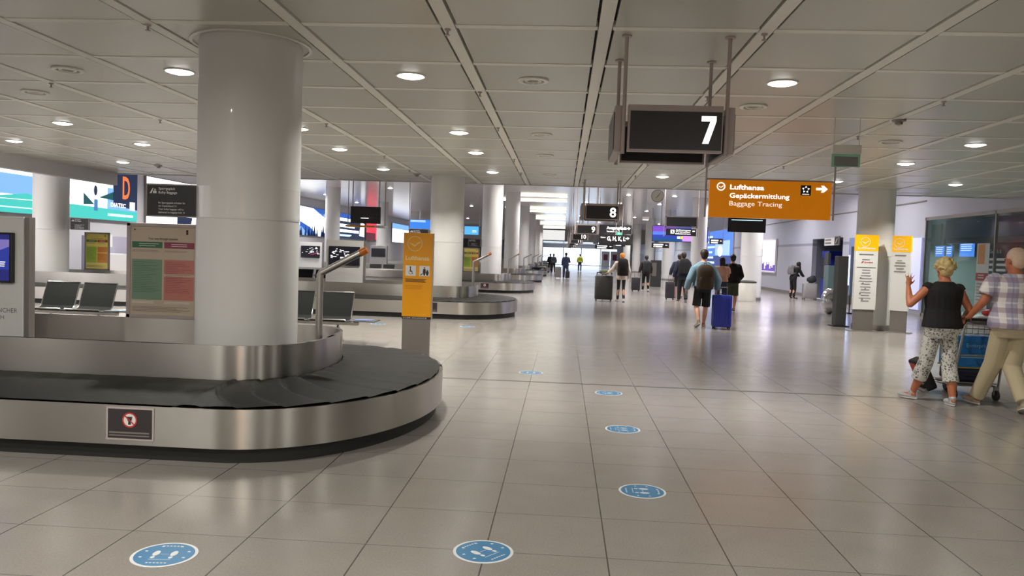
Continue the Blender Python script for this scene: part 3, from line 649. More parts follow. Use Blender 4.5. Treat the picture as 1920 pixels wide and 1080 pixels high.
# ------------------------------------------------------------------ ceiling fittings
def build_ceiling_fittings():
    first = None
    rows = [(8.55, [-4.36, -1.74, 2.26]), (12.5, [-8.36, -4.36, -1.74, 6.26]), (14.95, [-11.0, -8.36, -4.4, -1.74, 6.26]), (18.45, [-10.8, -4.36, -1.74, 2.24, 6.2, 8.85])]
    names = ['first', 'second', 'third', 'fourth', 'fifth', 'sixth']
    def light(x, y, z, label, e, size, group=None):
        nonlocal first
        if first is None:
            t = thing('ceiling_downlight', label, 'ceiling light', (x, y, z), 0, group)
            MB().lathe([(.165, 0), (.17, -.012), (.15, -.016), (.138, 0), (.138, .03)], None, 40, cap=False).build('trim_ring', M['rib'], t, True)
            MB().lathe([(.138, .0), (.125, -.022), (.07, -.036), (.0, -.04)], None, 40).build('lens', M['lens'], t, True)
            first = t
        else: t = dup(first, (x, y, z), label, group=group)
        return t
    for r, (y, xs) in enumerate(rows):
        for i, x in enumerate(xs):
            light(x, y, CH + .01, 'lit round downlight, %s from the left in the %s row of the low ceiling' % (names[i], names[r]), 0, 0)
            col_light(None, (x, y, CH - .045), LP['near'] * (1.8 if x < -8 else 1.), .13, spread=2.25)
    for (x, y) in ((-4.4, 3.0), (-1.74, 1.2), (2.25, 1.2), (6.2, 3.0), (-8.4, 1.2), (-1.74, -3.), (2.25, -3.), (-6, -3.), (6.2, -3.)): col_light(None, (x, y, CH - .045), LP['rear'], .2, spread=3.0)
    # the bright high hall beyond
    n = 0
    for y in (27, 33, 39, 45, 52, 60, 70, 82):
        for x in (-16.2, -10.2, -7.2, 1.4, 3.6, 6.2, 9.8):
            if (n * 7) % 5 == 3 and y > 30: n += 1; continue
            light(x, y, HC, 'one of the small lit downlights scattered over the high ceiling beyond the low one', 0, 0, 'downlights in the high ceiling'); n += 1
    for y in (27.5, 32, 38, 46, 55, 66, 80, 95):
        for x in (-15.5, -9.5, -1.0, 4.0, 9.3): col_light(None, (x, y, HC - .05), LP['far'], .9, (1, .97, .95), 2.6)
    for y in (115, 124): col_light(None, (3, y, 3.4), 260, 2., (.85, .93, 1), 2.8)
    for y in (4, 10, 16): col_light(None, (-15.8, y, HC - .05), LP['far'] * 1.8, .9, (1, .98, .96), 2.8)
    # light coves: bright cross strips
    k = 0
    for j, yc in enumerate((34, 46.8, 59.6, 72.4, 85.2, 98)):
        for d in (0, 4.4):
            t = thing('ceiling_light_strip', 'bright cross strip light in the high ceiling, %s pair along the hall, %s strip' % (ORD[j], 'front' if d == 0 else 'rear'), 'strip light', (-1.6, yc + d, HC))
            MB().box(-1.75, -.1, -.10, 1.75, .1, 0).build('housing', M['rib'], t)
            MB().box(-1.72, -.115, -.115, 1.72, .09, -.02).build('light_tube', M['strip'], t); k += 1
            t2 = thing('ceiling_light_strip', 'short lit strip left of the column row, %s pair along the hall, %s strip' % (ORD[j], 'front' if d == 0 else 'rear'), 'strip light', (-4.2, yc + d, HC))
            MB().box(-.35, -.115, -.115, .35, .09, 0).build('light_tube', M['strip'], t2)
    t = thing('bulkhead_light_box', 'large white lit box at the far end of the strip lights', 'light box', (-1.4, 107.6, 3.55)); MB().box(-1.55, -.1, 0, 1.55, .28, 1.5).build('box_case', M['white'], t); MB().box(-1.5, -.12, .1, 1.5, -.1, 1.45).build('lit_face', emi('lit_box', (1, .99, .97), .85), t)
    # vents
    first_v = None
    for i, (x, y, l) in enumerate(((-5.67, 8.56, 'round air vent left of the nearest column'), (-.40, 8.65, 'round air vent in the ceiling between two near downlights'), (-.41, 12.5, 'round air vent in line behind the central one'), (-.42, 15.1, 'third round air vent in the central line'), (-.40, 18.7, 'farthest round air vent in the central line'), (-7.0, 9.9, 'unlit round fitting left of the air vent'), (2.27, 9.86, 'round air vent right of the number 7 sign poles'), (4.95, 12.4, 'unlit round fitting near the right hand lights'))):
        if first_v is None:
            t = thing('ceiling_vent', l, 'ceiling vent', (x, y, CH + .002)); first_v = t
            MB().lathe([(.17, 0), (.165, -.014), (.125, -.018), (.12, .0)], None, 36, cap=False).build('vent_ring', M['rib'], t, True)
            MB().lathe([(.12, -.002), (.12, .002)], None, 32).build('vent_core', M['ventdark'], t)
            m = MB()
            for q in range(3): m.lathe([(.03 + .03 * q, -.01), (.036 + .03 * q, -.01), (.036 + .03 * q, 0), (.03 + .03 * q, 0)], None, 24)
            m.box(-.12, -.004, -.009, .12, .004, -.002).box(-.004, -.12, -.009, .004, .12, -.002); m.build('vent_rings', M['rib'], t)
        else: t = dup(first_v, (x, y, CH + .002), l)
    first_s = None
    for (i, x) in enumerate((-6.37, -3.72, -1.06, 1.61, 4.28)):
        for j, y in enumerate((6.72, 9.3, 11.9, 15.8, 18.4)):
            if (i, j) in ((0, 0), (4, 0)): continue
            l = 'small sprinkler head on the %s ceiling rail from the left, %s along it' % (names[i], names[j])
            if first_s is None:
                t = thing('ceiling_sprinkler', l, 'sprinkler', (x, y, CH - .002)); first_s = t
                MB().lathe([(.028, 0), (.026, -.012), (.01, -.016), (.009, -.05)], None, 14).build('sprinkler_body', M['signframe'], t, True)
                MB().lathe([(.022, -.055), (.022, -.05)], None, 14).build('deflector', M['signframe'], t)
            else: dup(first_s, (x, y, CH - .002), l)
    for x, y, l in ((-10.2, 19.0, 'round smoke detector under the left ceiling, near the white picture screen'), (-3.72, 19.35, 'round smoke detector left of the second column'), (4.30, 10.54, 'round smoke detector right of the emergency sign')):
        t = thing('ceiling_detector', l, 'detector', (x, y, CH)); MB().lathe([(.09, 0), (.085, -.02), (.05, -.03), (.045, -.06), (.0, -.075)], None, 24).build('detector_body', M['alu'], t, True)

def build_floor_stickers():
    def sticker(x, y, rz, label):
        t = thing('floor_sticker', label, 'floor sticker', (x, y, 0), rz)
        MB().lathe([(.162, .0008), (.162, .002)], None, 48).build('white_rim', M['stwhite'], t)
        a = MB(); w = M['stwhite']; a.lathe([(.146, .002), (.146, .003)], M["blue"], 48)
        def flat(pts): 
            n = len(pts); a.add([(p[0], p[1], .0036) for p in pts], [tuple(range(n))], w)
        for s in (-1, 1):       # two foot prints
            flat([(s * .045 + .017 * math.cos(q), .012 + .034 * math.sin(q)) for q in [2 * PI * i / 14 for i in range(14)]])
            flat([(s * .045 + .011 * math.cos(q), -.040 + .015 * math.sin(q)) for q in [2 * PI * i / 12 for i in range(12)]])
        flat([(-.022, .0), (.022, .0), (.022, .004), (-.022, .004)])
        flat([(-.055, -.068), (.055, -.068), (.055, -.064), (-.055, -.064)])
        for q in (20, 65, 115, 160, 200, 340):
            c, s = math.cos(math.radians(q)), math.sin(math.radians(q)); r = .115
            flat([(c * r - .008, s * r - .003), (c * r + .008, s * r - .009), (c * r + .01, s * r + .006), (c * r - .004, s * r + .008)])
        for i in range(6): flat([(-.05 + i * .018, -.115), (-.038 + i * .018, -.115), (-.038 + i * .018, -.105), (-.05 + i * .018, -.105)])
        for i in range(6): flat([(-.05 + i * .018, .105), (-.038 + i * .018, .105), (-.038 + i * .018, .115), (-.05 + i * .018, .115)])
        a.build('printed_disc', None, t)
        return t
    s0 = sticker(-1.98, 3.80, .1, 'round blue distance sticker on the floor in front of the nearest carousel')
    for x, y, rz, l in ((-.37, 4.09, .9, 'round blue distance sticker at the bottom centre, white feet pointing right'), (.60, 5.33, -PI / 2, 'nearest round blue sticker of the row beside the hall middle'), (.61, 7.24, -PI / 2, 'second round blue sticker of the row, in front of the dark floor strip'),
                        (.59, 9.15, -PI / 2, 'third round blue sticker of the row, close to the dark floor strip'), (-.38, 10.46, 0, 'round blue sticker behind the dark floor strip'), (-2.0, 16.6, 0, 'pale round sticker on the floor before the second carousel'), (-3.9, 16.4, 0, 'round blue sticker on the floor behind the waiting seats')):
        dup(s0, (x, y, 0), l, rz)

# ------------------------------------------------------------------ stands, seats
def build_stands():
    t = thing('airline_stand', 'tall yellow airline stand with two white pictograms behind the nearest carousel', 'information stand', (-2.18, 11.6, 0))
    b = MB().box(-.222, 0, .60, .222, .09, 1.86); b.build('yellow_panel', M['yellow'], t, bevel=.004)
    MB().box(-.215, .01, 0, .205, .08, .57).build('steel_base', M['alu'], t, bevel=.003)
    MB().box(-.222, 0, .565, .222, .09, .60).build('black_band', M['dark'], t)
    MB().box(.222, .01, .57, .232, .08, 1.86).build('edge_strip', M['signframe'], t)
    a = Art(); y = -.001; c = mat('stand_print', rgb(236, 208, 160), .5)
    a.crane(-.05, 1.70, .115, c, y); a.text('Lufthansa', -.185, 1.455, .062, c, y, .03, .36)
    for u in (-.18, .03): a.rect(u, 1.215, u + .155, 1.37, M['wpaper'], y)
    k = M['ink']; y -= .002
    a.disc(-.108, 1.345, .012, k, y); a.poly([(-.115, 1.33), (-.10, 1.33), (-.10, 1.295), (-.08, 1.29), (-.075, 1.255), (-.06, 1.24), (-.075, 1.24), (-.09, 1.275), (-.115, 1.28)], k, y); a.ring(-.105, 1.265, .028, .005, k, y)
    for u, h in ((.105, .05), (.15, .03)):
        a.disc(u, 1.24 + h * 2, .010, k, y); a.poly([(u - .018, 1.24 + h * 1.7), (u + .018, 1.24 + h * 1.7), (u + .022, 1.24 + h * .7), (u + .008, 1.225), (u - .008, 1.225), (u - .022, 1.24 + h * .7)], k, y)
    a.poly([(.045, 1.235), (.08, 1.262), (.085, 1.255), (.06, 1.23)], k, y); a.disc(.05, 1.232, .006, k, y)
    a.bars(-.18, .16, 1.17, 3, .02, .009, k, y, 3, .25); a.bars(-.18, .15, 1.07, 3, .022, .005, mat('ochre_ink', rgb(190, 126, 20), .6), y, 5, .3)
    a.text('STAR ALLIANCE', -.20, .573, .018, M['dimtext'], y, .01, .36); a.build('print', None, t)
    def rstand(x, y0, rz, w, label, sd):
        t = thing('airline_stand', label, 'information stand', (x, y0, 0), rz)
        MB().box(-w / 2 + .03, .01, 0, w / 2 - .03, .09, .55).build('steel_base', M['alu'], t)
        MB().box(-w / 2 - .08, -.06, 0, w / 2 + .08, .2, .018).build('base_plate', M['alu'], t, bevel=.004)
        MB().box(-w / 2, -.01, .53, w / 2, .1, 1.95).build('white_panel', M['white'], t, bevel=.003)
        MB().box(-w / 2, -.012, 1.95, w / 2, .1, 2.34).build('yellow_header', mat('bright_yellow', rgb(255, 190, 10), .35, emis=rgb(255, 180, 0), es=.12), t)
        a = Art(); y = -.013; c = M['stwhite']; a.crane(-.05, 2.17, .115, c, y); a.text('Lufthansa', -w / 2 + .05, 2.0, .05, c, y, .03, w - .12)
        a.bars(-w * .35, w * .3, 1.88, 1, .1, .025, M['grey'], y, sd, .1, True); a.bars(-w * .2, w * .15, 1.75, 1, .1, .018, M['grey'], y, sd)
        if sd == 1:
            a.poly([(-.13, 1.66), (-.10, 1.70), (-.06, 1.70), (-.09, 1.66)], M['red'], y); a.text('SWISS', -.05, 1.655, .038, M['red'], y, .02, .2)
            a.bars(-w * .42, w * .42, 1.56, 1, .1, .016, M['grey'], y, 2, 0)
            a.bars(-w * .3, w * .3, 1.50, 12, .068, .02, mat('soft_ink', rgb(140, 140, 145), .7), y, 6, .5, True)
            for q in range(5): a.disc(-.12 + .06 * (q % 3), 1.3 - q * .13, .018, M['grey'], y)
        else: a.bars(-w * .35, w * .3, 1.70, 4, .07, .025, M['grey'], y, 7, .6, True)
        a.build('print', None, t)
    rstand(7.33, 19.4, .0, .53, 'yellow and white airline stand with a red logo, left one before the right column', 1)
    rstand(8.12, 19.35, -.62, .42, 'narrower looking yellow and white airline stand, right of the right column', 2)

def build_seats():
    def bench(label, loc, n, table_side, paper=False):
        t = thing('waiting_bench', label, 'bench', loc); p = .68
        W = n * p
        MB().box(-W / 2 - .1, .12, .30, W / 2 + .1, .18, .36).build('beam', M['steel2'], t, bevel=.01)
        for s in (-1, 1):
            x = s * (W / 2 - .25)
            MB().tube([(x, .15, .3), (x, -.13, .03), (x, -.16, .005)], .018, None, 10).tube([(x, .15, .3), (x, .42, .03), (x, .45, .005)], .018, None, 10).build('leg', M['chrome'], t, True)
        for i in range(n):
            x = -W / 2 + p * (i + .5); w = .29
            # profile in y,z
            pf = [(-.20, .42), (-.18, .40), (.12, .385), (.20, .44), (.26, .60), (.36, .84)]
            m = MB(); th = .018
            rs = []
            for (y, z) in pf: rs.append([(x - w, y, z), (x + w, y, z), (x + w, y + .008, z - th), (x - w, y + .008, z - th)])
            m.rings(rs, None); m.build('seat_shell', M['seat'], t, bevel=.004)
            fr = MB()
            for s in (-1, 1): fr.tube([(x + s * (w + .01), y, z) for y, z in pf], .010, None, 8)
            fr.tube([(x - w - .01, .36, .84), (x + w + .01, .36, .84)], .010, None, 8); fr.tube([(x - w - .01, -.20, .42), (x + w + .01, -.20, .42)], .010, None, 8)
            fr.build('seat_frame', M['chrome'], t, True)
        x = table_side * (W / 2 + .22)
        MB().box(x - .22, -.12, .385, x + .22, .28, .405).build('side_table', M['charcoal'], t, bevel=.008)
        return t
    bench('bench of black seats right behind the nearest carousel, its small table at the right end', (-4.52, 12.75, 0), 3, 1)
    bench('bench of black seats behind the nearest carousel, left of the customs notice', (-8.38, 12.75, 0), 2, 1)
    t = thing('face_mask_paper', 'light blue folded paper lying on the bench table left of the notice', 'paper', (-7.42, 12.80, .407))
    MB().rings([[(-.2, -.12, 0), (.05, -.14, 0), (.22, .1, .0), (-.05, .12, .0)], [(-.2, -.12, .006), (.05, -.14, .012), (.22, .1, .03), (-.05, .12, .012)]]).build('folded_sheet', mat('pale_blue_paper', rgb(170, 205, 222), .6), t)
    t = thing('flyer', 'blue and white flyer on the bench table right of the bent pole', 'paper', (-3.28, 12.78, .407)); MB().box(-.15, -.09, 0, .15, .09, .006).build('flyer_sheet', mat('flyer_blue', rgb(90, 110, 170), .4), t)
    bench('bench of two seats between the third and fourth carousels', (-9.05, 38.3, 0), 2, 1)
    bench('bench of seats behind the second carousel, half hidden', (-8.7, 25.5, 0), 3, 1)

# ------------------------------------------------------------------ big pictures on the walls
def build_screens():
    H0, H1 = 2.42, 4.50
    def scr(label, y0, y1, shapes, extra=None, wallx=XL, z0=H0, z1=H1, name='wall_screen', depth=.12, base=None):
        left = wallx < 0
        t = thing(name, label, 'screen', (wallx + (depth if left else -depth), y0 if left else y1, 0), PI / 2 if left else -PI / 2)
        W = y1 - y0
        MB().box(0, 0, z0 - .04, W, depth - .01, z1 + .04).build('screen_case', M['alu'] if base is None else base, t)
        a = Art(); yy = -.001
        for i, s in enumerate(shapes):
            m, pts = s
            yy -= .002
            if len(pts) == 4 and not isinstance(pts[0], tuple): a.rect(pts[0] * W, z0 + pts[1] * (z1 - z0), pts[2] * W, z0 + pts[3] * (z1 - z0), m, yy)
            else: a.poly([(u * W, z0 + v * (z1 - z0)) for u, v in pts], m, yy)
        if extra: extra(a, W, z0, z1, yy)
        a.build('picture', None, t); return t
    L = SL
    Wh = emi('scr_white', (1, .99, 1), L * 1.5); sky = emi('scr_sky', rgb(120, 170, 240), L); teal = emi('scr_teal', rgb(70, 200, 190), L * .8); dteal = emi('scr_dteal', rgb(10, 90, 95), L * .6)
    navy = emi('scr_navy', rgb(22, 44, 84), L * .5); pale = emi('scr_pale', rgb(190, 225, 250), L * 1.2); org = emi('scr_orange', rgb(240, 120, 60), L * .9)
    def v(yw): return (yw - 22.) / 11.
    def ex(a, W, z0, z1, y):
        a.text('D', (31.85 - 22) , 2.42 + .95, .95, org, y - .004, .02, .55); a.text('DIATEC', (31.0 - 22), 2.98, .17, Wh, y - .004, .02, 1.1); a.rect(10.4, 2.9, 10.8, 3.25, Wh, y - .004)
        a.disc(7.95, 3.55, .12, navy, y - .004, rz=.2); a.rect(7.85, 2.75, 8.1, 3.2, emi('scr_mid', rgb(70, 130, 190), L * .7), y - .004)
    scr('long bright screen showing a bridge over teal water, on the left wall', 22., 33., [
        (sky, (0, 0, 1, 1)), (Wh, (0, .18, .80, .66)), (sky, (v(22), .30, v(27.0), .66)), (dteal, [(v(27), .5), (v(27.3), .62), (v(27.9), .62), (v(28.0), .42), (v(27.2), .40)]), (org, (v(28.1), .35, v(28.35), .6)),
        (teal, (0, 0, 1, .20)), (pale, (0, .08, .5, .17)), (dteal, [(v(30.2), .42), (v(31.2), .56), (v(32.0), .60), (v(32.0), .38)]), (dteal, [(v(29.2), .48), (v(29.9), .28), (v(29.2), .26)]), (dteal, [(v(22.2), .66), (v(23.4), .80), (v(24.6), .70), (v(26.4), .82), (v(27), .70)]), (org, [(v(27.9), .3), (v(28.3), .3), (v(28.2), .52)]), (sky, [(v(29.4), .85), (v(31.1), .88), (v(31.1), .82), (v(29.4), .79)]), (teal, [(v(24), .22), (v(26), .34), (v(27), .24)]),
        (navy, [(v(31.2), .30), (1, .24), (1, 1), (v(31.2), 1)]), (teal, [(0, .2), (.6, .24), (1, .20), (1, .1), (0, .1)]), (pale, (.80, .08, .97, .13)), (Wh, (.0, .63, .83, .70))], ex)
    def ex2(a, W, z0, z1, y):
        a.poly([(4.2, 2.5), (4.35, 2.85), (4.7, 2.9), (4.85, 2.7), (4.6, 2.46)], Wh, y - .004)
    scr('white glowing screen behind the black bulky baggage notice', 33.8, 45, [(Wh, (0, 0, 1, 1)), (navy, (.25, 0, 1, .2)), (emi('scr_lav', rgb(110, 110, 170), L * .5), (.45, 0, .55, .12))], ex2)
    blue = emi('scr_blue', rgb(30, 90, 190), L * .8)
    def forest(a, W, z0, z1, y):
        r = random.Random(3)
        for i in range(34): u = r.random() * 15.2; a.poly([(u - .25, z0), (u + .25, z0), (u, z0 + .3 + r.random() * .55)], navy, y - .003)
        for i in range(16): u = 10 + r.random() * 5; h = .3 + r.random() * .6; a.poly([(u, z1 - .4 - h), (u + .12, z1 - .3), (u + .2, z1 - .5 - h * .4)], pale, y - .004)
    scr('blue and white glowing forest picture between two columns', 46.5, 62.5, [(blue, (0, 0, 1, 1)), (Wh, [(.40, 1), (.66, .98), (.80, .75), (1, .5), (1, 0), (.74, .0), (.62, .3), (.46, .5)]), (pale, (0, .33, .48, .48)), (sky, [(0, .0), (.6, .0), (.5, .3), (0, .33)])], forest)
    scr('dark blue picture with white stripes behind the hanging black monitor', 63.2, 72., [(blue, (0, 0, 1, 1)), (navy, (0, 0, 1, .72)), (Wh, (0, .70, .55, .82)), (Wh, (0, .45, .62, .58)), (Wh, (0, .25, .78, .36)), (Wh, [(.8, .15), (1, .12), (1, .7), (.85, .75)]), (pale, (0, .08, .5, .16)), (navy, [(.3, .0), (.65, .22), (1, .08), (1, 0)])])
    red = emi('scr_red', rgb(240, 50, 70), L * 1.1)
    scr('narrow bright red picture under the hanging yellow sign', 72.8, 80., [(emi('scr_dred', rgb(110, 20, 40), L * .6), (0, 0, 1, 1)), (red, (0, .35, .5, 1)), (red, (.5, .05, .9, .9)), (Wh, [(.55, .3), (.75, .75), (.62, .75)]), (Wh, (.88, .1, .97, .16)), (Wh, (.88, .28, .97, .34)), (Wh, (.88, .46, .97, .52)), (Wh, (.88, .64, .97, .7))])
    scr('white and blue picture left of the yellow airline stand', 84, 100, [(Wh, (0, 0, 1, 1)), (sky, (0, .72, .6, 1)), (blue, (.62, 0, 1, .55))])
    # right wall pictures
    def city(a, W, z0, z1, y):
        r = random.Random(5); m = emi('ad_purple', rgb(110, 80, 180), .9)
        for i in range(16): u = W * i / 16; a.rect(u, z0 + .06, u + W / 16, z0 + .15 + r.random() * .45, m, y - .003)
    scr('tall violet and white light box of a skyline on the right white wall', 43.6, 47.2, [(emi('ad_lilac', rgb(205, 190, 255), 1.8), (0.02, .02, .98, .98)), (emi('ad_white', (1, .96, 1), 3.), [(.25, .2), (.85, .25), (.75, .95), (.35, .9)])], city, XR, 1.05, 2.86, 'light_box', .1, M['white'])
    def clouds(a, W, z0, z1, y):
        for i in range(6): a.rect(.3, z1 - .35 - i * .4, 2.2 + (i % 3) * .5, z1 - .5 - i * .4, pale, y - .003)
        a.disc(5.2, z0 + 1.1, .9, emi('ad_glow', rgb(210, 225, 255), 1.8), y - .003, rz=.4)
    scr('large blue picture behind the couple, beyond the right column', 54.5, 64, [(emi('ad_blue', rgb(80, 130, 230), 1.1), (0, 0, 1, 1)), (emi('ad_pale', rgb(160, 190, 250), 1.3), (.35, .3, .9, .7)), (emi('ad_deep', rgb(50, 70, 150), .8), (0, 0, 1, .28))], clouds, XR, 1.2, 3.85, 'light_box', .1, M['white'])

def build_left_desk():
    t = thing('service_partition', 'lavender grey service partition under the bridge screen, with a white sheet', 'partition', (-17.6, 27.6, 0), PI / 2)
    MB().box(0, 0, 0, 3.4, .1, 1.74).build('partition_panel', mat('lavender_panel', rgb(172, 168, 186), .5), t)
    MB().box(.1, -.5, 0, 1.95, -.02, 1.08).build('counter', M['white'], t, bevel=.01); MB().box(2.05, -.4, .5, 2.85, -.02, 1.05).build('equipment_box', M['charcoal'], t, bevel=.02)
    a = Art(); a.rect(.95, 1.33, 1.8, 1.80, M['wpaper'], -.002); a.poly([(1.25, 1.52), (1.36, 1.55), (1.42, 1.64), (1.47, 1.64), (1.45, 1.53), (1.55, 1.48), (1.25, 1.49)], M['grey'], -.006); a.build('aircraft_sheet', None, t)

# ------------------------------------------------------------------ right side
def build_right():
    t = thing('waste_bin', 'round grey waste bin at the foot of the farther right column', 'waste bin', (7.40, 31.7, 0))
    MB().lathe([(.33, 0), (.34, .02), (.34, .74), (.31, .76)], None, 32).build('bin_body', M['rib'], t, True)
    MB().lathe([(.35, .76), (.35, .80), (.25, .84), (.24, .80)], None, 32).build('bin_lid', M['charcoal'], t, True)
    t = thing('dark_pillar_stand', 'tall narrow dark grey stand left of the airline stands', 'stand', (7.2, 20.6, 0))
    MB().box(-.13, -.05, .03, .13, .25, 1.82).build('stand_body', M['charcoal'], t, bevel=.01); MB().box(-.2, -.12, 0, .2, .32, .03).build('foot_plate', M['black'], t, bevel=.005)
    # recess machines
    t = thing('vending_machine', 'dark blue vending machine inside the wall recess', 'vending machine', (12.0, 36.65, 0), -PI / 2)
    MB().box(-.5, 0, .05, .5, .8, 2.2).build('machine_body', mat('machine_blue', rgb(22, 40, 140), .35), t, bevel=.02)
    MB().box(-.42, -.01, .9, .1, 0, 1.9).build('front_glass', M['dark'], t); MB().box(.2, -.012, 1.2, .42, 0, 1.6).build('keypad', M['charcoal'], t); MB().box(-.5, .02, 0, .5, .78, .05).build('foot', M['black'], t)
    t = thing('trolley_dispenser', 'grey green luggage cart dispenser with a small screen in the recess', 'dispenser', (11.62, 35.3, 0), -PI / 2)
    MB().box(-.3, 0, 0, .3, .45, 1.55).build('dispenser_body', mat('dispenser_green', rgb(96, 116, 118), .5), t, bevel=.02); MB().box(-.25, -.01, 1.6, .25, .1, 2.1).build('screen', M['charcoal'], t)
    t = thing('pictogram_sign', 'white sign with a black trolley pictogram over the recess', 'sign', (XR - .08, 34.9, 2.42), -PI / 2)
    MB().box(-.8, 0, 0, .45, .05, .33).build('sign_plate', M['wpaper'], t); MB().box(.47, 0, 0, 1.0, .05, .40).build('pictogram_plate', M['alu'], t)
    a = Art(); a.bars(-.7, .3, .28, 2, .14, .07, M['grey'], -.001, 2); a.rect(.53, .05, .94, .35, M['ink'], -.001); a.poly([(.62, .1), (.66, .1), (.85, .28), (.81, .3)], M['wpaper'], -.005); a.build('sign_print', None, t)
    # lit vitrine
    t = thing('lit_display_case', 'glass display case with blue white light edges, beside the wall recess', 'display case', (XR - .06, 31.0, 0), -PI / 2)
    W = 1.7; MB().box(-W, 0, 0, W, .04, .75).build('case_base', M['charcoal'], t); MB().box(-W, 0, 2.0, W, .04, 2.7).build('case_header', mat('header_glass', rgb(120, 134, 170), .1), t)
    e = emi('case_light', rgb(170, 200, 255), 7); MB().box(-W + .05, -.02, .8, -W + .16, .0, 1.98).build('light_edge', e, t); MB().box(-W + .02, -.02, .76, W, 0, .80).build('light_edge', emi('case_light2', rgb(110, 110, 255), 3), t); MB().box(-W + .02, -.02, 1.96, W, 0, 2.0).build('light_edge', emi('case_light3', rgb(190, 120, 255), 3), t)
    MB().box(-W + .2, 0, .8, W, .03, 1.96).build('case_back', mat('case_blue', rgb(90, 130, 190), .15), t)
    MB().box(-.9, -.05, 1.05, -.35, -.01, 1.6).build('white_display', M['white'], t)
    t = thing('pale_blue_banner', 'pale blue upright banner between the dark stand and the airline stand', 'banner', (9.55, 26, 0)); MB().box(-.22, 0, .6, .22, .05, 2.2).build('banner_panel', mat('pale_blue_print', rgb(170, 190, 232), .4), t); MB().box(-.24, -.04, 0, .24, .1, .05).build('banner_foot', M['charcoal'], t); MB().box(-.2, .01, .05, -.17, .04, .6).box(.17, .01, .05, .2, .04, .6).build('banner_legs', M['charcoal'], t)
    t = thing('silver_ball_planter', 'shiny silver rounded container beside the dark stand', 'container', (8.55, 25.5, 0)); MB().ell((0, 0, .42), (.27, .27, .42), None, 24, 14).build('silver_shell', M['chrome'], t, True)
    # inside the shop
    t = thing('shop_bulkhead', 'dark blue grey glossy band inside the shop window', 'shop fitting', (12.7, 4.5, 2.40)); MB().box(0, 0, 0, .2, 22.5, .18).build('band_bottom', mat('band_dark', rgb(58, 54, 66), .2), t); MB().box(0.02, 0, .18, .18, 22.5, .78).build('band_face', mat('band_blue', rgb(62, 78, 118), .12), t)
    for y, w, h, l in ((29.2, .70, .40, 'small blue screen in the shop, left of the woman in black'), (28.5, .46, .40, 'second small blue screen in the shop, above the woman'), (27.3, 1.0, .5, 'larger blue timetable screen in the shop between the couple')):
        t = thing('shop_screen', l, 'screen', (13.6, y, 2.0), -PI / 2); MB().box(-w / 2, 0, 0, w / 2, .06, h).build('screen_case', M['black'], t)
        a = Art(); a.rect(-w / 2 + .01, .01, w / 2 - .01, h - .01, emi('shop_blue', rgb(70, 140, 240), 1.2), -.001); a.bars(-w * .4, w * .4, h - .05, 4, .07, .03, emi('shop_white', rgb(200, 225, 255), 1.4), -.004, 3); a.build('screen', None, t)
        MB().box(-.03, .02, h, .03, .05, 3.2 - 2.0).build('mount', M['charcoal'], t)
    t = thing('shop_poster', 'tall orange, white and red poster on the shop window between the couple', 'poster', (XR + .05, 22.7, 0), -PI / 2)
    a = Art(); a.box(-.32, 0, .5, .32, .01, 2.33, M['wpaper']); a.rect(-.26, 1.75, .1, 2.3, M['lorange'], -.001); a.rect(-.32, 1.28, .32, 1.5, mat('red_print', rgb(176, 50, 44), .5), -.001); a.bars(-.2, .2, 1.45, 2, .07, .03, M['wpaper'], -.003, 2); a.bars(-.25, .25, 1.2, 6, .09, .02, M['grey'], -.003, 3); a.build('poster_sheet', None, t)
    t = thing('chalk_board', 'black board with pale handwriting in the shop beside the man', 'board', (13.0, 24.1, 0), -PI / 2)
    a = Art(); a.box(-.8, 0, 1.25, .8, .03, 2.32, M['dark']); a.text('Gepäck &', -.65, 2.1, .12, M['dimtext'], -.001); a.bars(-.65, .5, 1.95, 4, .16, .07, M['dimtext'], -.001, 4, .5); a.build('board_face', None, t); MB().box(-.8, .03, 0, .8, .3, 1.25).build('counter_below', M['charcoal'], t)
    for y in (8, 13, 18, 23, 28):
        q = col_light(None, (14.2, y, 3.1), 130, .5, (.9, 1, .98), 2.4)
# ------------------------------------------------------------------ people
def remesh(mb, name, m, parent, vox=.012, smooth=4, fac=.5, loc=None):
    me = mb.mesh('tmp'); me.materials.clear()
    o = bpy.data.objects.new('tmp', me); C.objects.link(o)
    r = o.modifiers.new('r', 'REMESH'); r.mode = 'VOXEL'; r.voxel_size = vox; r.use_smooth_shade = True
    s = o.modifiers.new('s', 'SMOOTH'); s.factor = fac; s.iterations = smooth
    dg = bpy.context.evaluated_depsgraph_get(); dg.update()
    n = bpy.data.meshes.new_from_object(o.evaluated_get(dg)); n.name = name
    bpy.data.objects.remove(o); bpy.data.meshes.remove(me)
    n.materials.clear(); n.materials.append(m); n.polygons.foreach_set('use_smooth', [True] * len(n.polygons))
    q = bpy.data.objects.new(name, n); C.objects.link(q); q.parent = parent
    if loc is not None: q.location = loc
    return q
def ering(c, rx, ry, n=20, tilt=0.):
    return [Vector((c[0] + rx * math.cos(2 * PI * j / n), c[1] + ry * math.sin(2 * PI * j / n), c[2] + tilt * math.sin(2 * PI * j / n))) for j in range(n)]
TOR = [(.80, .13, .09, 0), (.88, .168, .112, -.005), (.95, .176, .120, -.01), (1.04, .158, .105, 0), (1.12, .150, .10, .005), (1.22, .162, .110, .01), (1.32, .178, .115, .005), (1.39, .178, .105, 0), (1.44, .135, .082, -.005), (1.475, .075, .066, -.01), (1.50, .058, .06, -.008)]
def tor_at(z):
    for a, b in zip(TOR, TOR[1:]):
        if a[0] <= z <= b[0]: t = (z - a[0]) / (b[0] - a[0]); return tuple(a[i] * (1 - t) + b[i] * t for i in range(4))
    return TOR[0] if z < TOR[0][0] else TOR[-1]
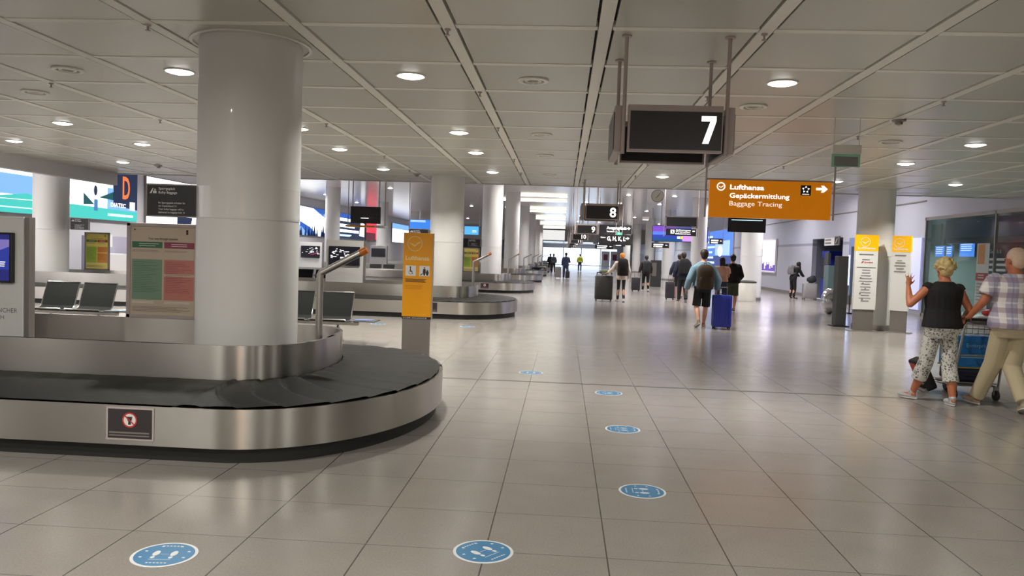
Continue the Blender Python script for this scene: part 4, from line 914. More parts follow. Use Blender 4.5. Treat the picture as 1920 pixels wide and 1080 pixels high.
def base_joints():
    return dict(head=(0, .02, 1.625), shL=(-.18, 0, 1.405), shR=(.18, 0, 1.405), elL=(-.25, -.03, 1.13), elR=(.25, -.03, 1.13), wrL=(-.25, .05, .89), wrR=(.25, .05, .89),
                hipL=(-.09, 0, .90), hipR=(.09, 0, .90), knL=(-.115, .03, .49), knR=(.115, .03, .49), anL=(-.115, -.02, .085), anR=(.115, -.02, .085),
                toL=(-.12, .16, .03), toR=(.12, .16, .03), hdL=(0, .2, -1), hdR=(0, .2, -1), hnL=(1, 0, 0), hnR=(-1, 0, 0))
def hand(m, wr, d, nrm, thumb, s=1., curl=.5, spread=.12, fr=.0085):
    """palm and five separate fingers. d: towards the fingers, nrm: palm normal, thumb: side of the thumb"""
    d = Vector(d).normalized(); nrm = Vector(nrm); nrm = (nrm - d * nrm.dot(d)).normalized(); t = Vector(thumb); t = (t - d * t.dot(d) - nrm * t.dot(nrm)).normalized(); wr = Vector(wr)
    R = Matrix((t, nrm, d)).transposed()
    m.ell(wr + d * .048 * s, (.040 * s, .016 * s, .054 * s), None, 14, 9, R)
    m.cone(wr - d * .01, .023 * s, wr + d * .03 * s, .024 * s)
    ln = [.072, .082, .076, .058]
    for i in range(4):
        off = (1.5 - i) * .020 * s; p = wr + d * .088 * s + t * off; a = spread * (1.5 - i) / 1.5
        dd = (d * math.cos(a) + t * math.sin(a)).normalized(); th = 0.
        for q in range(3):
            th += curl * (.5 if q == 0 else .75); L = ln[i] * s * (.42, .32, .26)[q]
            v = dd * math.cos(th) + nrm * math.sin(th); e = p + v * L
            m.cone(p, fr * s * (1 - .08 * q), e, fr * s * (.94 - .10 * q), None, 8); p = e
    p = wr + d * .030 * s + t * .028 * s; v = (t * .75 + d * .65 + nrm * .25).normalized()
    e = p + v * .042 * s; m.cone(p, .0125 * s, e, .0105 * s, None, 8); v = (t * .45 + d * .85 + nrm * (.2 + curl * .5)).normalized(); m.cone(e, .0105 * s, e + v * .032 * s, .0085 * s, None, 8)

def person(label, loc, rz, H=1.75, J=None, skin='skin', hair=('short', 'hair_dark'), top=('long', 'cloth', 1.0), bottom=('long', 'cloth', .06), shoe='shoe_white', fat=(1., 1.), vox=.013, lean=0., hem=.90, legr=1.1, grip=.5, headturn=0., spreadL=.12, curlL=None, neckline=1.485, sock=None):
    s = H / 1.75; t = thing('person', label, 'person', loc, rz)
    j = base_joints()
    for k, v in (J or {}).items(): j[k] = v
    def W(p):
        p = Vector(p)
        if lean and p.z > .95:
            q = p - Vector((0, 0, .95)); c, n = math.cos(lean), math.sin(lean); return Vector((q.x, q.y * c + q.z * n, .95 + q.z * c - q.y * n)) * s
        return p * s
    Q = {k: Vector(v) * s if not lean or k[:2] in ('hi', 'kn', 'an', 'to', 'el', 'wr') else W(v) for k, v in j.items()}
    def ringat(z, gx, gy, n=20):
        _, rx, ry, yo = tor_at(z); return [W(p) for p in ering((0, yo, z), rx * fat[0] + gx, ry * fat[1] + gy, n)]
    # skin body: one continuous surface
    m = MB(); m.rings([ringat(z, 0, 0) for z, *_ in TOR])
    hk = s * 1.08; hc = Q['head']; nb = W((0, -.012, 1.45)); m.cone(nb, .066 * s, hc + Vector((0, -.015, -.06)) * s, .058 * s)
    Rz = Matrix.Rotation(headturn, 3, 'Z')
    def hp(x, y, z): return hc + Rz @ (Vector((x, y, z)) * s * 1.08)
    m.ell(hp(0, -.012, .03), (.076 * hk, .094 * hk, .092 * hk), None, 20, 14, Rz); m.ell(hp(0, .022, -.045), (.056 * hk, .066 * hk, .068 * hk), None, 18, 12, Rz)
    m.cone(hp(0, .082, .012), .008 * s, hp(0, .103, -.022), .013 * s); m.ell(hp(0, .078, -.058), (.026 * hk, .014 * hk, .009 * hk), None, 12, 8, Rz); m.ell(hp(0, .070, -.095), (.022 * hk, .018 * hk, .016 * hk), None, 12, 8, Rz)
    for q in (-1, 1): m.ell(hp(q * .077, -.012, -.005), (.011 * hk, .019 * hk, .031 * hk), None, 10, 8, Rz)
    for q, sx in (('L', -1), ('R', 1)):
        sh, el, wr = Q['sh' + q], Q['el' + q], Q['wr' + q]; fa = (fat[0] + 1) / 2
        m.cone(sh, .052 * s * fa, el, .040 * s * fa); m.cone(el, .040 * s * fa, el.lerp(wr, .35), .039 * s * fa); m.cone(el.lerp(wr, .35), .039 * s * fa, wr, .026 * s)
        hand(m, wr, j['hd' + q], j['hn' + q], (0, 1, 0) if abs(Vector(j['hd' + q]).normalized().y) < .8 and abs(j['hn' + q][1]) < .7 else (-sx, 0, 0), s, grip if not (q == 'L' and curlL is not None) else curlL, spreadL if q == 'L' else .08)
        hi, kn, an = Q['hip' + q], Q['kn' + q], Q['an' + q]
        m.cone(hi, .082 * s * legr, kn, .054 * s * legr); m.cone(kn, .054 * s * legr, kn.lerp(an, .35) + Vector((0, -.015, 0)) * s, .054 * s * legr); m.cone(kn.lerp(an, .35) + Vector((0, -.015, 0)) * s, .056 * s * legr, an, .037 * s)
        to = Q['to' + q]; m.cone(an + Vector((0, -.02, -.03)) * s, .03 * s, an.lerp(to, .8), .026 * s)
    remesh(m, 'body', MT[skin], t, vox)
    # eyes
    for q in (-1, 1):
        e = MB().ell(hp(q * .03, .079, .008), (.011 * s, .008 * s, .007 * s), None, 10, 6); e.build('eye', M['ink'], t, True)
    # shoes
    for q, sx in (('L', -1), ('R', 1)):
        an, to = Q['an' + q], Q['to' + q]; f = (to - an); f = Vector((f.x, f.y, f.z)).normalized()
        m = MB(); up = (Vector((0, 0, 1)) - f * f.z).normalized(); sd = f.cross(up)
        R3 = Matrix((sd, f, up)).transposed(); base = an + (to - an) * .42
        flat = Vector((to.x - an.x, to.y - an.y, to.z - an.z + .055 * s)).normalized()
        sd2 = flat.cross(Vector((0, 0, 1))).normalized(); up2 = sd2.cross(flat); R4 = Matrix((sd2, flat, up2)).transposed()
        heel = an + flat * (-.035 * s) - up2 * .050 * s; toe = heel + flat * .24 * s
        m.ell(heel + flat * .05 * s, (.040 * s, .062 * s, .036 * s), None, 14, 8, R4); m.ell(heel + flat * .165 * s, (.048 * s, .095 * s, .033 * s), None, 14, 8, R4); m.ell(heel + flat * .10 * s, (.040 * s, .10 * s, .034 * s), None, 14, 8, R4); m.cone(heel + flat * .05 * s + up2 * .02 * s, .040 * s, an + up2 * .005 * s, .043 * s)
        sh = remesh(m, 'shoe', MT[shoe], t, .009, 3)
        so = MB(); 
        pts = [(.040 * math.cos(a) * (1.15 if math.sin(a) > 0 else .95), .132 * math.sin(a)) for a in [2 * PI * i / 20 for i in range(20)]]
        so.rings([[heel + flat * (.105 + v) * s + sd2 * u * s - up2 * h * s for u, v in pts] for h in (.034, .018)]); so.build('sole', MT['sole'], sh, True)
        zmin = min(v.co.z for v in sh.data.vertices)
    # bottom garment
    kind, bm_, br = bottom; end = {'long': 1.0, 'capri': .55, 'shorts': .02, 'short': -.35}[kind]
    m = MB(); m.rings([ringat(z, .014, .016) for z in (.80, .86, .92, .98, 1.03)])
    for q in 'LR':
        hi, kn, an = Q['hip' + q], Q['kn' + q], Q['an' + q]
        if end <= 0.05: e = hi.lerp(kn, 1 + end if end < 0 else .98); m.tube([hi + Vector((0, 0, .03)), e], [.090 * s * legr, (.060 + br) * s * legr], None, 16)
        else:
            e = kn.lerp(an, end); m.tube([hi + Vector((0, 0, .03)), kn, e], [.090 * s * legr, (.060 + br * .5) * s * legr, ((.062 if kind == 'capri' else .048) + br * .6) * s * (legr if kind == 'capri' else 1)], None, 16)
        m.ell(hi, (.088 * s * legr,) * 3)
    remesh(m, {'long': 'trousers', 'capri': 'trousers', 'shorts': 'shorts', 'short': 'shorts'}[kind], MT[bm_], t, vox * .95, 2)
    # top garment
    kind, tm, gr = top; g = .018 * gr
    zs = [hem, hem + .05, 1.0, 1.08, 1.16, 1.24, 1.32, 1.38, 1.42, neckline] ; zs = sorted({z for z in zs if z >= hem})
    m = MB(); m.rings([ringat(z, g + .012 * (z < 1.12), g + .012 * (z < 1.12)) if z < 1.40 else ringat(z, g * .8, g * .8) for z in zs])
    for q in 'LR':
        sh, el, wr = Q['sh' + q], Q['el' + q], Q['wr' + q]; m.ell(sh, (.055 * s + g * .4,) * 3) if kind != 'none' else None
        a = (.052 * (fat[0] + 1) / 2) * s + g * .8
        if kind == 'short': m.tube([sh, sh.lerp(el, .72)], [a + .006, a + .012], None, 16)
        elif kind == 'long': m.tube([sh, el], [a + .004, a], None, 16); m.ell(el, (a,) * 3); m.tube([el, el.lerp(wr, .97)], [a, a * .78], None, 16)
        elif kind == 'cap': m.tube([sh - (el - sh) * .1, sh.lerp(el, .12)], [a * .85, a * .95], None, 16)
    remesh(m, 'top' if kind in ('none', 'cap') else 'shirt' if kind == 'short' else 'jacket', MT[tm], t, vox * .95, 2)
    # hair
    style, hm = hair; m = MB(); hs = s * 1.08
    m.ell(hp(0, -.026, .045), (.088 * hs, .092 * hs, .090 * hs), None, 20, 14, Rz); m.ell(hp(0, -.052, .0), (.076 * hs, .060 * hs, .085 * hs), None, 18, 12, Rz)
    r = random.Random(len(label))
    if style == 'messy':
        for i in range(130):
            a = r.random() * 2 * PI; b = r.random() * 1.3; d = Vector((math.cos(a) * math.cos(b), math.sin(a) * math.cos(b) * .9 - .25, math.sin(b) * .95 - .15)).normalized()
            p = hp(d.x * .078, d.y * .082 - .02, d.z * .085 + .03); m.cone(p, .016 * hs, p + Rz @ (d + Vector((r.random() - .5, r.random() - .5, r.random() - .5)) * 1.2).normalized() * .040 * hs, .007 * hs, None, 6)
        for i in range(9): a = i * .7; m.ell(hp(.022 * math.cos(a), -.112 + .01 * math.sin(a * 2), .045 + .03 * math.sin(a)), (.030 * hs, .022 * hs, .030 * hs))
    if style == 'long':
        for x in (-.05, -.02, .02, .05): m.cone(hp(x, -.06, .0), .035 * hs, hp(x * 1.1, -.075, -.20), .024 * hs, None, 10)
    if style == 'drape':
        for x in (-.06, -.02, .02, .06): m.cone(hp(x, -.02, .02), .04 * hs, hp(x * 1.1, .03, -.17), .026 * hs, None, 10)
    if style == 'tied':
        m.cone(hp(0, -.10, .02), .03 * hs, hp(.0, -.11, -.10), .03 * hs, None, 10)
    remesh(m, 'hair', MT[hm], t, .010 if style == 'messy' else .012, 1 if style == 'messy' else 3)
    return t, Q, W, s

def rbox(x0, y0, z0, x1, y1, z1): return MB().box(x0, y0, z0, x1, y1, z1)
def backpack(label, pl, rz, s, m, w=.32, h=.48, d=.2, z=.98, y=-.13):
    """worn on the back; the wearer faces +y locally"""
    M_ = Matrix.Translation(pl) @ Matrix.Rotation(rz, 4, 'Z')
    t = thing('backpack', label, 'backpack', M_ @ Vector((0, y * s, z * s)), rz)
    b = MB(); b.rings([[Vector((x * w / 2 * k, -d / 2 + yy * d / 2 * k2, zz * h)) for x, yy in [(math.copysign(abs(math.cos(a)) ** .55, math.cos(a)), math.copysign(abs(math.sin(a)) ** .55, math.sin(a))) for a in [2 * PI * i / 20 for i in range(20)]]] for zz, k, k2 in ((0, .8, .8), (.04, .96, 1), (.35, 1, 1.05), (.7, .96, .95), (.9, .82, .75), (.98, .55, .45), (1., .3, .3))])
    b.build('pack_body', MT[m], t, True)
    p = MB(); p.rings([[Vector((x * w * .38 * k, -d * 1.03 + yy * .035, .05 + zz * h * .42)) for x, yy in [(math.copysign(abs(math.cos(a)) ** .5, math.cos(a)), math.sin(a)) for a in [2 * PI * i / 16 for i in range(16)]]] for zz, k in ((0, .85), (.08, 1), (.85, 1), (1, .85))]); p.build('front_pocket', MT[m], t, True)
    for q in (-1, 1): MB().tube([(q * .09, -.0, h * .9), (q * .11, .10, h * .98), (q * .12, .235, h * .86), (q * .13, .25, h * .5), (q * .13, .12, h * .2), (q * .12, -.01, .06)], .016, None, 8).build('shoulder_strap', MT[m], t, True)
    MB().tube([(-.03, -.03, h * .98), (-.02, -.03, h * 1.06), (.02, -.03, h * 1.06), (.03, -.03, h * .98)], .007, None, 8).build('grab_handle', MT[m], t, True)
    return t
def suitcase(label, loc, rz, w, d, h, m, handle=0., tilt=0., ribs=True, name='suitcase'):
    t = thing(name, label, 'suitcase', loc, rz); z0 = .055
    if tilt: t.rotation_euler.x = tilt
    b = MB()
    P = [(math.copysign(abs(math.cos(a)) ** .35, math.cos(a)), math.copysign(abs(math.sin(a)) ** .35, math.sin(a))) for a in [2 * PI * i / 32 for i in range(32)]]
    b.rings([[Vector((x * w / 2 * k, y * d / 2 * k, z0 + zz * (h - z0))) for x, y in P] for zz, k in ((0, .86), (.012, .95), (.035, 1), (.5, 1.0), (.965, 1), (.988, .95), (1, .86))]); b.build('shell', MT[m], t, True)
    if ribs:
        for i in range(5):
            x = -w * .34 + w * .68 * i / 4
            if abs(x) < .01: continue
            MB().box(x - .014, -d / 2 - .005, z0 + .07, x + .014, d / 2 + .005, h - .07).build('shell_rib', MT[m], t, bevel=.004)
    MB().box(-w / 2 - .003, -.006, z0 + .03, w / 2 + .003, .006, h - .03).build('zip_seam', M['black'], t)
    for sx in (-1, 1):
        for sy in (-1, 1):
            wh = MB().tube([(sx * (w / 2 - .05) - .012, sy * (d / 2 - .045), .026), (sx * (w / 2 - .05) + .012, sy * (d / 2 - .045), .026)], .026, None, 14).box(sx * (w / 2 - .05) - .016, sy * (d / 2 - .045) - .012, .03, sx * (w / 2 - .05) + .016, sy * (d / 2 - .045) + .012, .07); wh.build('wheel', M['tyre'], t)
    MB().tube([(-.07, 0, h - .005), (-.06, 0, h + .028), (.06, 0, h + .028), (.07, 0, h - .005)], .011, None, 8).build('carry_handle', M['black'], t, True)
    if handle:
        g = MB(); 
        for sx in (-1, 1): g.tube([(sx * .09, -d / 2 + .05, h - .05), (sx * .09, -d / 2 + .05, h + handle)], .008, None, 8)
        g.tube([(-.09, -d / 2 + .05, h + handle), (.09, -d / 2 + .05, h + handle)], .014, None, 10); g.build('pull_handle', M['alu'], t, True)
    return t
def trolley(label, loc, rz):
    """luggage cart, pushed towards +y; handle at -y"""
    t = thing('luggage_trolley', label, 'luggage trolley', loc, rz)
    f = MB()
    for q in (-1, 1):
        f.tube([(q * .26, -.42, 1.0), (q * .26, -.28, .55), (q * .27, -.2, .16), (q * .22, .55, .13)], .015, None, 10)
        f.tube([(q * .26, -.36, .82), (q * .24, -.05, .86)], .010, None, 8)
    for y, z in ((-.28, .55), (-.2, .2), (.1, .15), (.35, .14), (.55, .13)): f.tube([(-.25, y, z), (.25, y, z)], .011, None, 8)
    f.build('frame', M['chrome'], t, True)
    MB().tube([(-.27, -.43, 1.0), (.27, -.43, 1.0)], .019, None, 12).build('handle_bar', M['black'], t, True)
    for q in (-1, 1): MB().tube([(q * .27, -.43, 1.0), (q * .27, -.36, .90)], .022, None, 10).build('brake_lever', M['black'], t, True)
    b = MB()
    for z in (.80, .86, .92): b.tube([(-.24, -.36, z), (-.22, -.06, z), (.22, -.06, z), (.24, -.36, z)], .006, None, 6)
    for i in range(7): x = -.21 + .07 * i; b.tube([(x, -.36, .80), (x, -.06, .80), (x, -.06, .92)], .004, None, 6)
    b.build('top_basket', M['alu'], t)
    MB().box(-.2, -.2, .16, .2, .52, .175).build('platform', M['alu'], t)
    for x, y, nm in ((-.25, -.2, 0), (.25, -.2, 0), (0, .52, 0)):
        MB().tube([(x - .018, y, .062), (x + .018, y, .062)], .062, None, 20).build('wheel', M['tyre'], t, True)
        MB().box(x - .03, y - .012, .06, x + .03, y + .012, .17).build('wheel_fork', M['alu'], t)
    return t

MT = {}
def build_people():
    def c(n, *a, **k): MT[n] = mat('cloth_' + n, *a, **k)
    c('skin', rgb(205, 150, 120), .5, noise_amt=.05); c('tan', rgb(186, 112, 78), .5, noise_amt=.06); c('pink', rgb(214, 160, 138), .5, noise_amt=.05)
    c('hair_dark', rgb(46, 32, 28), .6, noise_amt=.3, nscale=60); c('hair_black', rgb(22, 18, 18), .5); c('hair_blond', rgb(200, 176, 122), .6, noise_amt=.45, nscale=45); c('hair_white', rgb(226, 196, 172), .7, noise_amt=.12, nscale=50)
    c('beanie', rgb(214, 140, 60), .9, bump=.3, nscale=50)
    c('blue_shirt', rgb(120, 148, 168), .9, bump=.2); c('dark_shorts', rgb(36, 36, 38), .9); c('brown', rgb(58, 44, 30), .8, bump=.2); c('beige', rgb(214, 200, 184), .9); c('black', rgb(20, 17, 19), .85); c('legging', rgb(40, 38, 42), .8)
    c('darkbrown', rgb(52, 42, 42), .9); c('charcoal', rgb(44, 46, 50), .8); c('navy', rgb(34, 38, 58), .85); c('jeans', rgb(58, 70, 92), .9); c('peach', rgb(226, 172, 150), .9); c('olive', rgb(84, 92, 70), .9); c('khaki', rgb(190, 176, 146), .9, noise_amt=.08, nscale=8, bump=.3); c('vest', rgb(190, 205, 60), .8); c('grey', rgb(120, 118, 122), .8); c('suit', rgb(52, 62, 92), .8)
    c('shoe_white', rgb(222, 220, 222), .5); c('shoe_silver', rgb(190, 188, 190), .35, .3); c('shoe_tan', rgb(150, 130, 100), .6); c('shoe_beige', rgb(170, 155, 130), .6); c('shoe_dark', rgb(40, 38, 40), .6); c('sole', rgb(200, 196, 190), .6)
    c('case_blue', rgb(30, 46, 158), .35); c('case_grey', rgb(70, 68, 68), .6); c('case_dark', rgb(48, 44, 52), .5); c('case_silver', rgb(150, 146, 146), .4); c('case_azure', rgb(24, 108, 176), .45); c('case_navy', rgb(24, 24, 50), .6)
    MT['plaid'] = plaid_mat(); MT['snake'] = snake_mat()
    S = 1.75
    # --- woman in black top waving
    H = 1.70; k = S / H
    def w(x, y, z): return (x * k, y * k, z * k)
    t, Q, W, s = person('person in black lace shoulder top and snake print trousers, raising the left hand', (4.46, 9.42, 0), 0, H,
        dict(elL=w(-.385, -.02, 1.165), wrL=w(-.365, .10, 1.375), hdL=(.10, .05, 1), hnL=(0, 1, 0), shL=w(-.175, 0, 1.37), shR=w(.165, 0, 1.365),
             elR=w(.275, -.06, 1.12), wrR=w(.315, .16, 1.02), hdR=(.3, 1, -.1), hnR=(0, 0, -1), knR=w(.10, .0, .49), anR=w(.12, -.10, .085), toR=w(.135, .06, .028),
             knL=w(-.11, .10, .49), anL=w(-.17, .27, .09), toL=w(-.25, .43, .03)), 'tan', ('messy', 'hair_blond'), ('cap', 'black', 1.25), ('capri', 'snake', .034), 'shoe_silver', (1.14, 1.22), .009, 0., .93, 1.12, .6, 0, .50, .04)
    # lace shoulders read as part of the top
    # --- man in plaid shirt
    H = 1.84; k = S / H
    t, Q, W, s = person('white haired person in plaid short sleeved shirt and beige trousers at the right edge', (5.08, 9.12, 0), 0, H,
        dict(shL=w(-.215, 0, 1.50), shR=w(.215, 0, 1.50), elL=w(-.31, .02, 1.24), wrL=w(-.37, .20, 1.045), hdL=(-.15, 1, -.3), hnL=(0, 0, -1), elR=w(.33, .04, 1.22), wrR=w(.27, .26, 1.06), hdR=(-.2, 1, -.1), hnR=(0, 0, -1),
             hipL=w(-.10, 0, .95), hipR=w(.10, 0, .95), knL=w(-.09, .16, .53), anL=w(-.14, .38, .10), toL=w(-.17, .56, .05), knR=w(.06, .06, .50), anR=w(.06, -.22, .15), toR=w(.12, -.06, .035)), 'tan', ('short', 'hair_white'), ('short', 'plaid', 1.7), ('long', 'khaki', .05), 'shoe_beige', (1.16, 1.3), .010, 0., .90, 1.1, .8, headturn=.35)
    # --- cart with their cases
    trolley('luggage trolley pushed by the couple, loaded with blue cases', (5.10, 10.05, 0), 0)
    t = thing('suitcase', 'bright blue case on top of the couple\'s luggage trolley', 'suitcase', (5.21, 10.33, .345), 0)
    MB().box(-.25, -.2, .0, .25, .2, .42).build('shell', MT['case_azure'], t, bevel=.03, seg=4)
    MB().box(-.252, -.204, .0, .252, .204, .018).build('yellow_trim', mat('trim_ochre', rgb(150, 130, 60), .5), t)
    a = Art(); a.text('Enterprise', -.10, .27, .05, mat('print_pale_blue', rgb(120, 170, 210), .5), -.203, .01); a.bars(-.16, .2, .17, 2, .022, .014, mat('print_pale_blue', rgb(120, 170, 210), .5), -.203, 3); a.build('print', None, t)
    t = thing('suitcase', 'dark navy case under the bright blue one on the trolley', 'suitcase', (5.21, 10.32, .18), 0); MB().box(-.24, -.2, .0, .24, .2, .16).build('shell', MT['case_navy'], t, bevel=.03, seg=4); MB().tube([(-.1, -.2, .08), (-.09, -.23, .08), (.09, -.23, .08), (.1, -.2, .08)], .01, None, 8).build('carry_handle', M['black'], t, True)
    t = thing('travel_bag', 'pale grey folded jacket and bag lying on the trolley basket', 'bag', (5.16, 9.90, .93), 0)
    m = MB().ell((0.05, 0, .03), (.2, .13, .045)).ell((-.08, .02, .045), (.12, .1, .04)); remesh(m, 'bag_body', MT['grey'], t, .012); m = MB().ell((0.02, -.03, .075), (.18, .08, .02)); remesh(m, 'flap', mat('pale_cloth', rgb(190, 188, 192), .8), t, .01)
    t = thing('red_pouch', 'small red and white pouch on top of the trolley load, beside the man', 'bag', (5.27, 9.96, 1.02), 0)
    m = MB().ell((0, 0, .045), (.09, .06, .045)); remesh(m, 'pouch_body', M['red'], t, .01); MB().box(-.09, -.06, -.004, .09, .06, .008).build('white_base', M['wpaper'], t, bevel=.003)
    t = thing('cabin_bag', 'black and red wheeled bag seen between the legs of the person in black', 'bag', (4.74, 10.25, .05), 0); t.rotation_euler = (0, -.45, 0)
    MB().box(-.07, -.12, .0, .07, .12, .42).build('bag_body', MT['black'], t, bevel=.03, seg=3); MB().box(-.073, -.09, .26, .03, .09, .40).build('red_panel', M['red'], t, bevel=.02)
    for zz in (.02, .14): MB().tube([(-.075, -.1, zz), (-.075, .1, zz)], .03, None, 12).build('wheel', M['alu'], t, True)
    # --- man in blue shirt with blue suitcase
    H = 1.84; k = S / H
    L = (3.33, 18.7, 0)
    t, Q, W, s = person('person in loose blue shirt, dark shorts and brown backpack pulling a blue suitcase', L, 0, H,
        dict(shL=w(-.21, 0, 1.41), shR=w(.21, 0, 1.41), elL=w(-.33, -.06, 1.12), wrL=w(-.39, -.02, .90), elR=w(.345, -.02, 1.14), wrR=w(.33, .04, .90), hdL=(0, .2, -1), hipL=w(-.10, 0, .9), hipR=w(.10, 0, .9),
             knL=w(-.14, -.02, .50), anL=w(-.11, -.24, .17), toL=w(-.15, -.10, .04), knR=w(.09, .05, .49), anR=w(.05, .02, .085), toR=w(.09, .18, .03)), 'pink', ('short', 'hair_dark'), ('long', 'blue_shirt', 2.1), ('shorts', 'dark_shorts', .032), 'shoe_tan', (1.12, 1.15), .011, 0., .93, 1.05)
    backpack('brown backpack on the back of the person in the loose blue shirt', L, 0, s, 'brown', .40, .58, .2, .87, -.15)
    suitcase('bright cobalt blue ribbed suitcase beside the person in the blue shirt', (3.74, 18.45, 0), 0, .44, .28, .80, 'case_blue', .18)
    # --- woman with orange beanie
    H = 1.74; k = S / H; L = (2.10, 28.0, 0)
    t, Q, W, s = person('person in beige coat, orange headscarf and dark leggings pushing a grey suitcase', L, .1, H,
        dict(elL=w(-.30, .02, 1.17), wrL=w(-.46, .12, 1.03), hdL=(-1, .5, -.2), hnL=(0, 0, -1), knL=w(-.08, .1, .5), anL=w(-.09, .14, .09), toL=w(-.10, .3, .03), knR=w(.08, -.05, .49), anR=w(.07, -.2, .12), toR=w(.09, -.06, .03)), 'skin', ('tied', 'beanie'), ('long', 'beige', 1.8), ('long', 'legging', .0), 'shoe_white', (1.0, 1.05), .015, 0., .80, .9)
    backpack('black backpack worn over the beige coat', L, .1, s, 'black', .40, .62, .22, .95)
    suitcase('large dark grey covered suitcase left of the beige coat', (1.50, 28.3, 0), 0, .64, .34, .92, 'case_grey', .08, ribs=False)
    t = trolley('luggage trolley with a green bag, standing beyond the grey suitcase', (1.56, 29.7, 0), 0)
    t = thing('green_bag', 'small dark green bag in the basket of the farther trolley', 'bag', (1.58, 29.48, .93)); m = MB().ell((0, 0, .09), (.22, .13, .09)); remesh(m, 'bag_body', mat('green_cloth', rgb(78, 86, 52), .9), t, .015)
    # --- dark person with suitcase
    H = 1.72; k = S / H; L = (3.98, 37.6, 0)
    t, Q, W, s = person('person in dark brown jacket and black trousers, alone before the white columns', L, 0, H, dict(elL=w(-.27, 0, 1.12), wrL=w(-.32, .0, .90), knL=w(-.1, .1, .5), anL=w(-.11, .18, .09), toL=w(-.12, .33, .03), anR=w(.11, -.2, .12), knR=w(.1, -.04, .5), toR=w(.12, -.06, .03)), 'skin', ('tied', 'hair_dark'), ('long', 'darkbrown', 1.6), ('long', 'black', .01), 'shoe_white', (.98, 1.), .018, 0., .85)
    backpack('dark backpack on the person in the brown jacket', L, 0, s, 'charcoal', .36, .55, .2, .95)
    suitcase('small dark suitcase pulled by the person in the brown jacket', (3.50, 37.5, 0), .1, .40, .25, .66, 'case_dark', .3)
    # --- two men
    H = 1.86; k = S / H; L = (4.50, 29.5, 0)
    t, Q, W, s = person('taller of the two persons in navy walking side by side, with black backpack', L, 0, H, dict(elL=w(-.30, -.05, 1.17), wrL=w(-.33, .02, .93), knL=w(-.1, .1, .52), anL=w(-.1, .2, .09), toL=w(-.12, .36, .03), knR=w(.1, -.03, .5), anR=w(.1, -.2, .12), toR=w(.12, -.06, .03)), 'skin', ('short', 'hair_dark'), ('long', 'navy', 1.8), ('long', 'charcoal', .03), 'shoe_dark', (1.1, 1.1), .016, 0., .88)
    backpack('black backpack of the taller person in navy', L, 0, s, 'black', .42, .60, .2, .97)
    H = 1.80; k = S / H
    person('shorter navy jacket person in shorts, half hidden by the taller one', (4.66, 31.6, 0), 0, H, dict(elL=w(-.30, -.02, 1.18), wrL=w(-.34, .08, .96), anL=w(-.1, .2, .09), toL=w(-.12, .36, .03)), 'pink', ('short', 'hair_dark'), ('long', 'navy', 1.6), ('shorts', 'black', .03), 'shoe_dark', (1.05, 1.05), .018, 0., .88)
    suitcase('black upright suitcase left of the two persons in navy', (4.24, 31.0, 0), 0, .36, .25, .70, 'case_dark', .25)
    # --- couple peach and black
    H = 1.70; k = S / H
    person('person with long dark hair, peach T-shirt and jeans', (4.90, 24.4, 0), 0, H, dict(elR=w(.22, .05, 1.14), wrR=w(.2, .2, 1.05), anR=w(.1, -.2, .12), toR=w(.12, -.06, .03)), 'skin', ('long', 'hair_dark'), ('short', 'peach', 1.5), ('long', 'jeans', .02), 'shoe_white', (1.02, 1.05), .016, 0., .98)
    H = 1.80; k = S / H
    person('dark haired person in black hoodie and olive shorts', (5.33, 24.9, 0), 0, H, dict(elL=w(-.28, .02, 1.16), wrL=w(-.2, .22, 1.15), elR=w(.28, .0, 1.14), wrR=w(.24, .2, 1.0), anR=w(.12, .16, .09), toR=w(.13, .3, .03), knL=w(-.1, -.02, .49), anL=w(-.1, -.22, .12), toL=w(-.12, -.07, .03)), 'pink', ('short', 'hair_black'), ('long', 'black', 2.0), ('shorts', 'olive', .032), 'shoe_dark', (1.15, 1.12), .016, 0., .88)
    # --- leaning woman at the recess
    H = 1.72; k = S / H
    L = (10.30, 35.6, 0)
    person('person with long dark hair in black bending over a grey suitcase by the wall recess', L, -1.2, H, dict(elL=w(-.20, .28, 1.1), wrL=w(-.12, .42, 1.02), elR=w(.20, .30, 1.1), wrR=w(.12, .45, 1.02), hdL=(0, 1, -.4), hdR=(0, 1, -.4), head=(0, .08, 1.62)), 'pink', ('drape', 'hair_black'), ('long', 'black', 1.2), ('long', 'black', .01), 'shoe_dark', (.95, 1.), .018, .32, .85)
    t = backpack('light grey backpack on the bending person in black', L, -1.2, s, 'grey', .3, .42, .16, 1.02, -.06); t.rotation_euler.x = 0
    suitcase('pale grey suitcase standing before the bending person', (10.95, 35.3, 0), .0, .60, .34, .72, 'case_silver', .2, ribs=False)
    t = thing('travel_bag', 'dark soft bag lying on the pale grey suitcase', 'bag', (11.0, 35.25, .74)); m = MB().ell((0, 0, .15), (.22, .15, .15)).ell((.05, 0, .25), (.13, .12, .10)); remesh(m, 'bag_body', MT['charcoal'], t, .02)
    # --- far travellers
    H = 1.78; k = S / H
    person('distant person in blue suit standing beside a tall pale suitcase', (.20, 54., 0), 0, H, dict(elR=w(.26, .12, 1.15), wrR=w(.16, .3, 1.2)), 'skin', ('short', 'hair_dark'), ('long', 'suit', 1.4), ('long', 'suit', .03), 'shoe_dark', (1.05, 1.05), .022, 0., .85)
    suitcase('tall pale suitcase of the distant person in the blue suit', (-.32, 54., 0), 0, .42, .26, .78, 'case_silver', .15); suitcase('small black suitcase in front of the distant person in the blue suit', (.33, 53.5, 0), 0, .3, .22, .52, 'case_dark', .1)
    H = 1.70; k = S / H
    person('distant person in dark top with pink bag beside the far carousels', (-.85, 70, 0), .3, H, dict(), 'skin', ('tied', 'hair_dark'), ('long', 'charcoal', 1.2), ('long', 'black', .02), 'shoe_dark', (1, 1), .025)
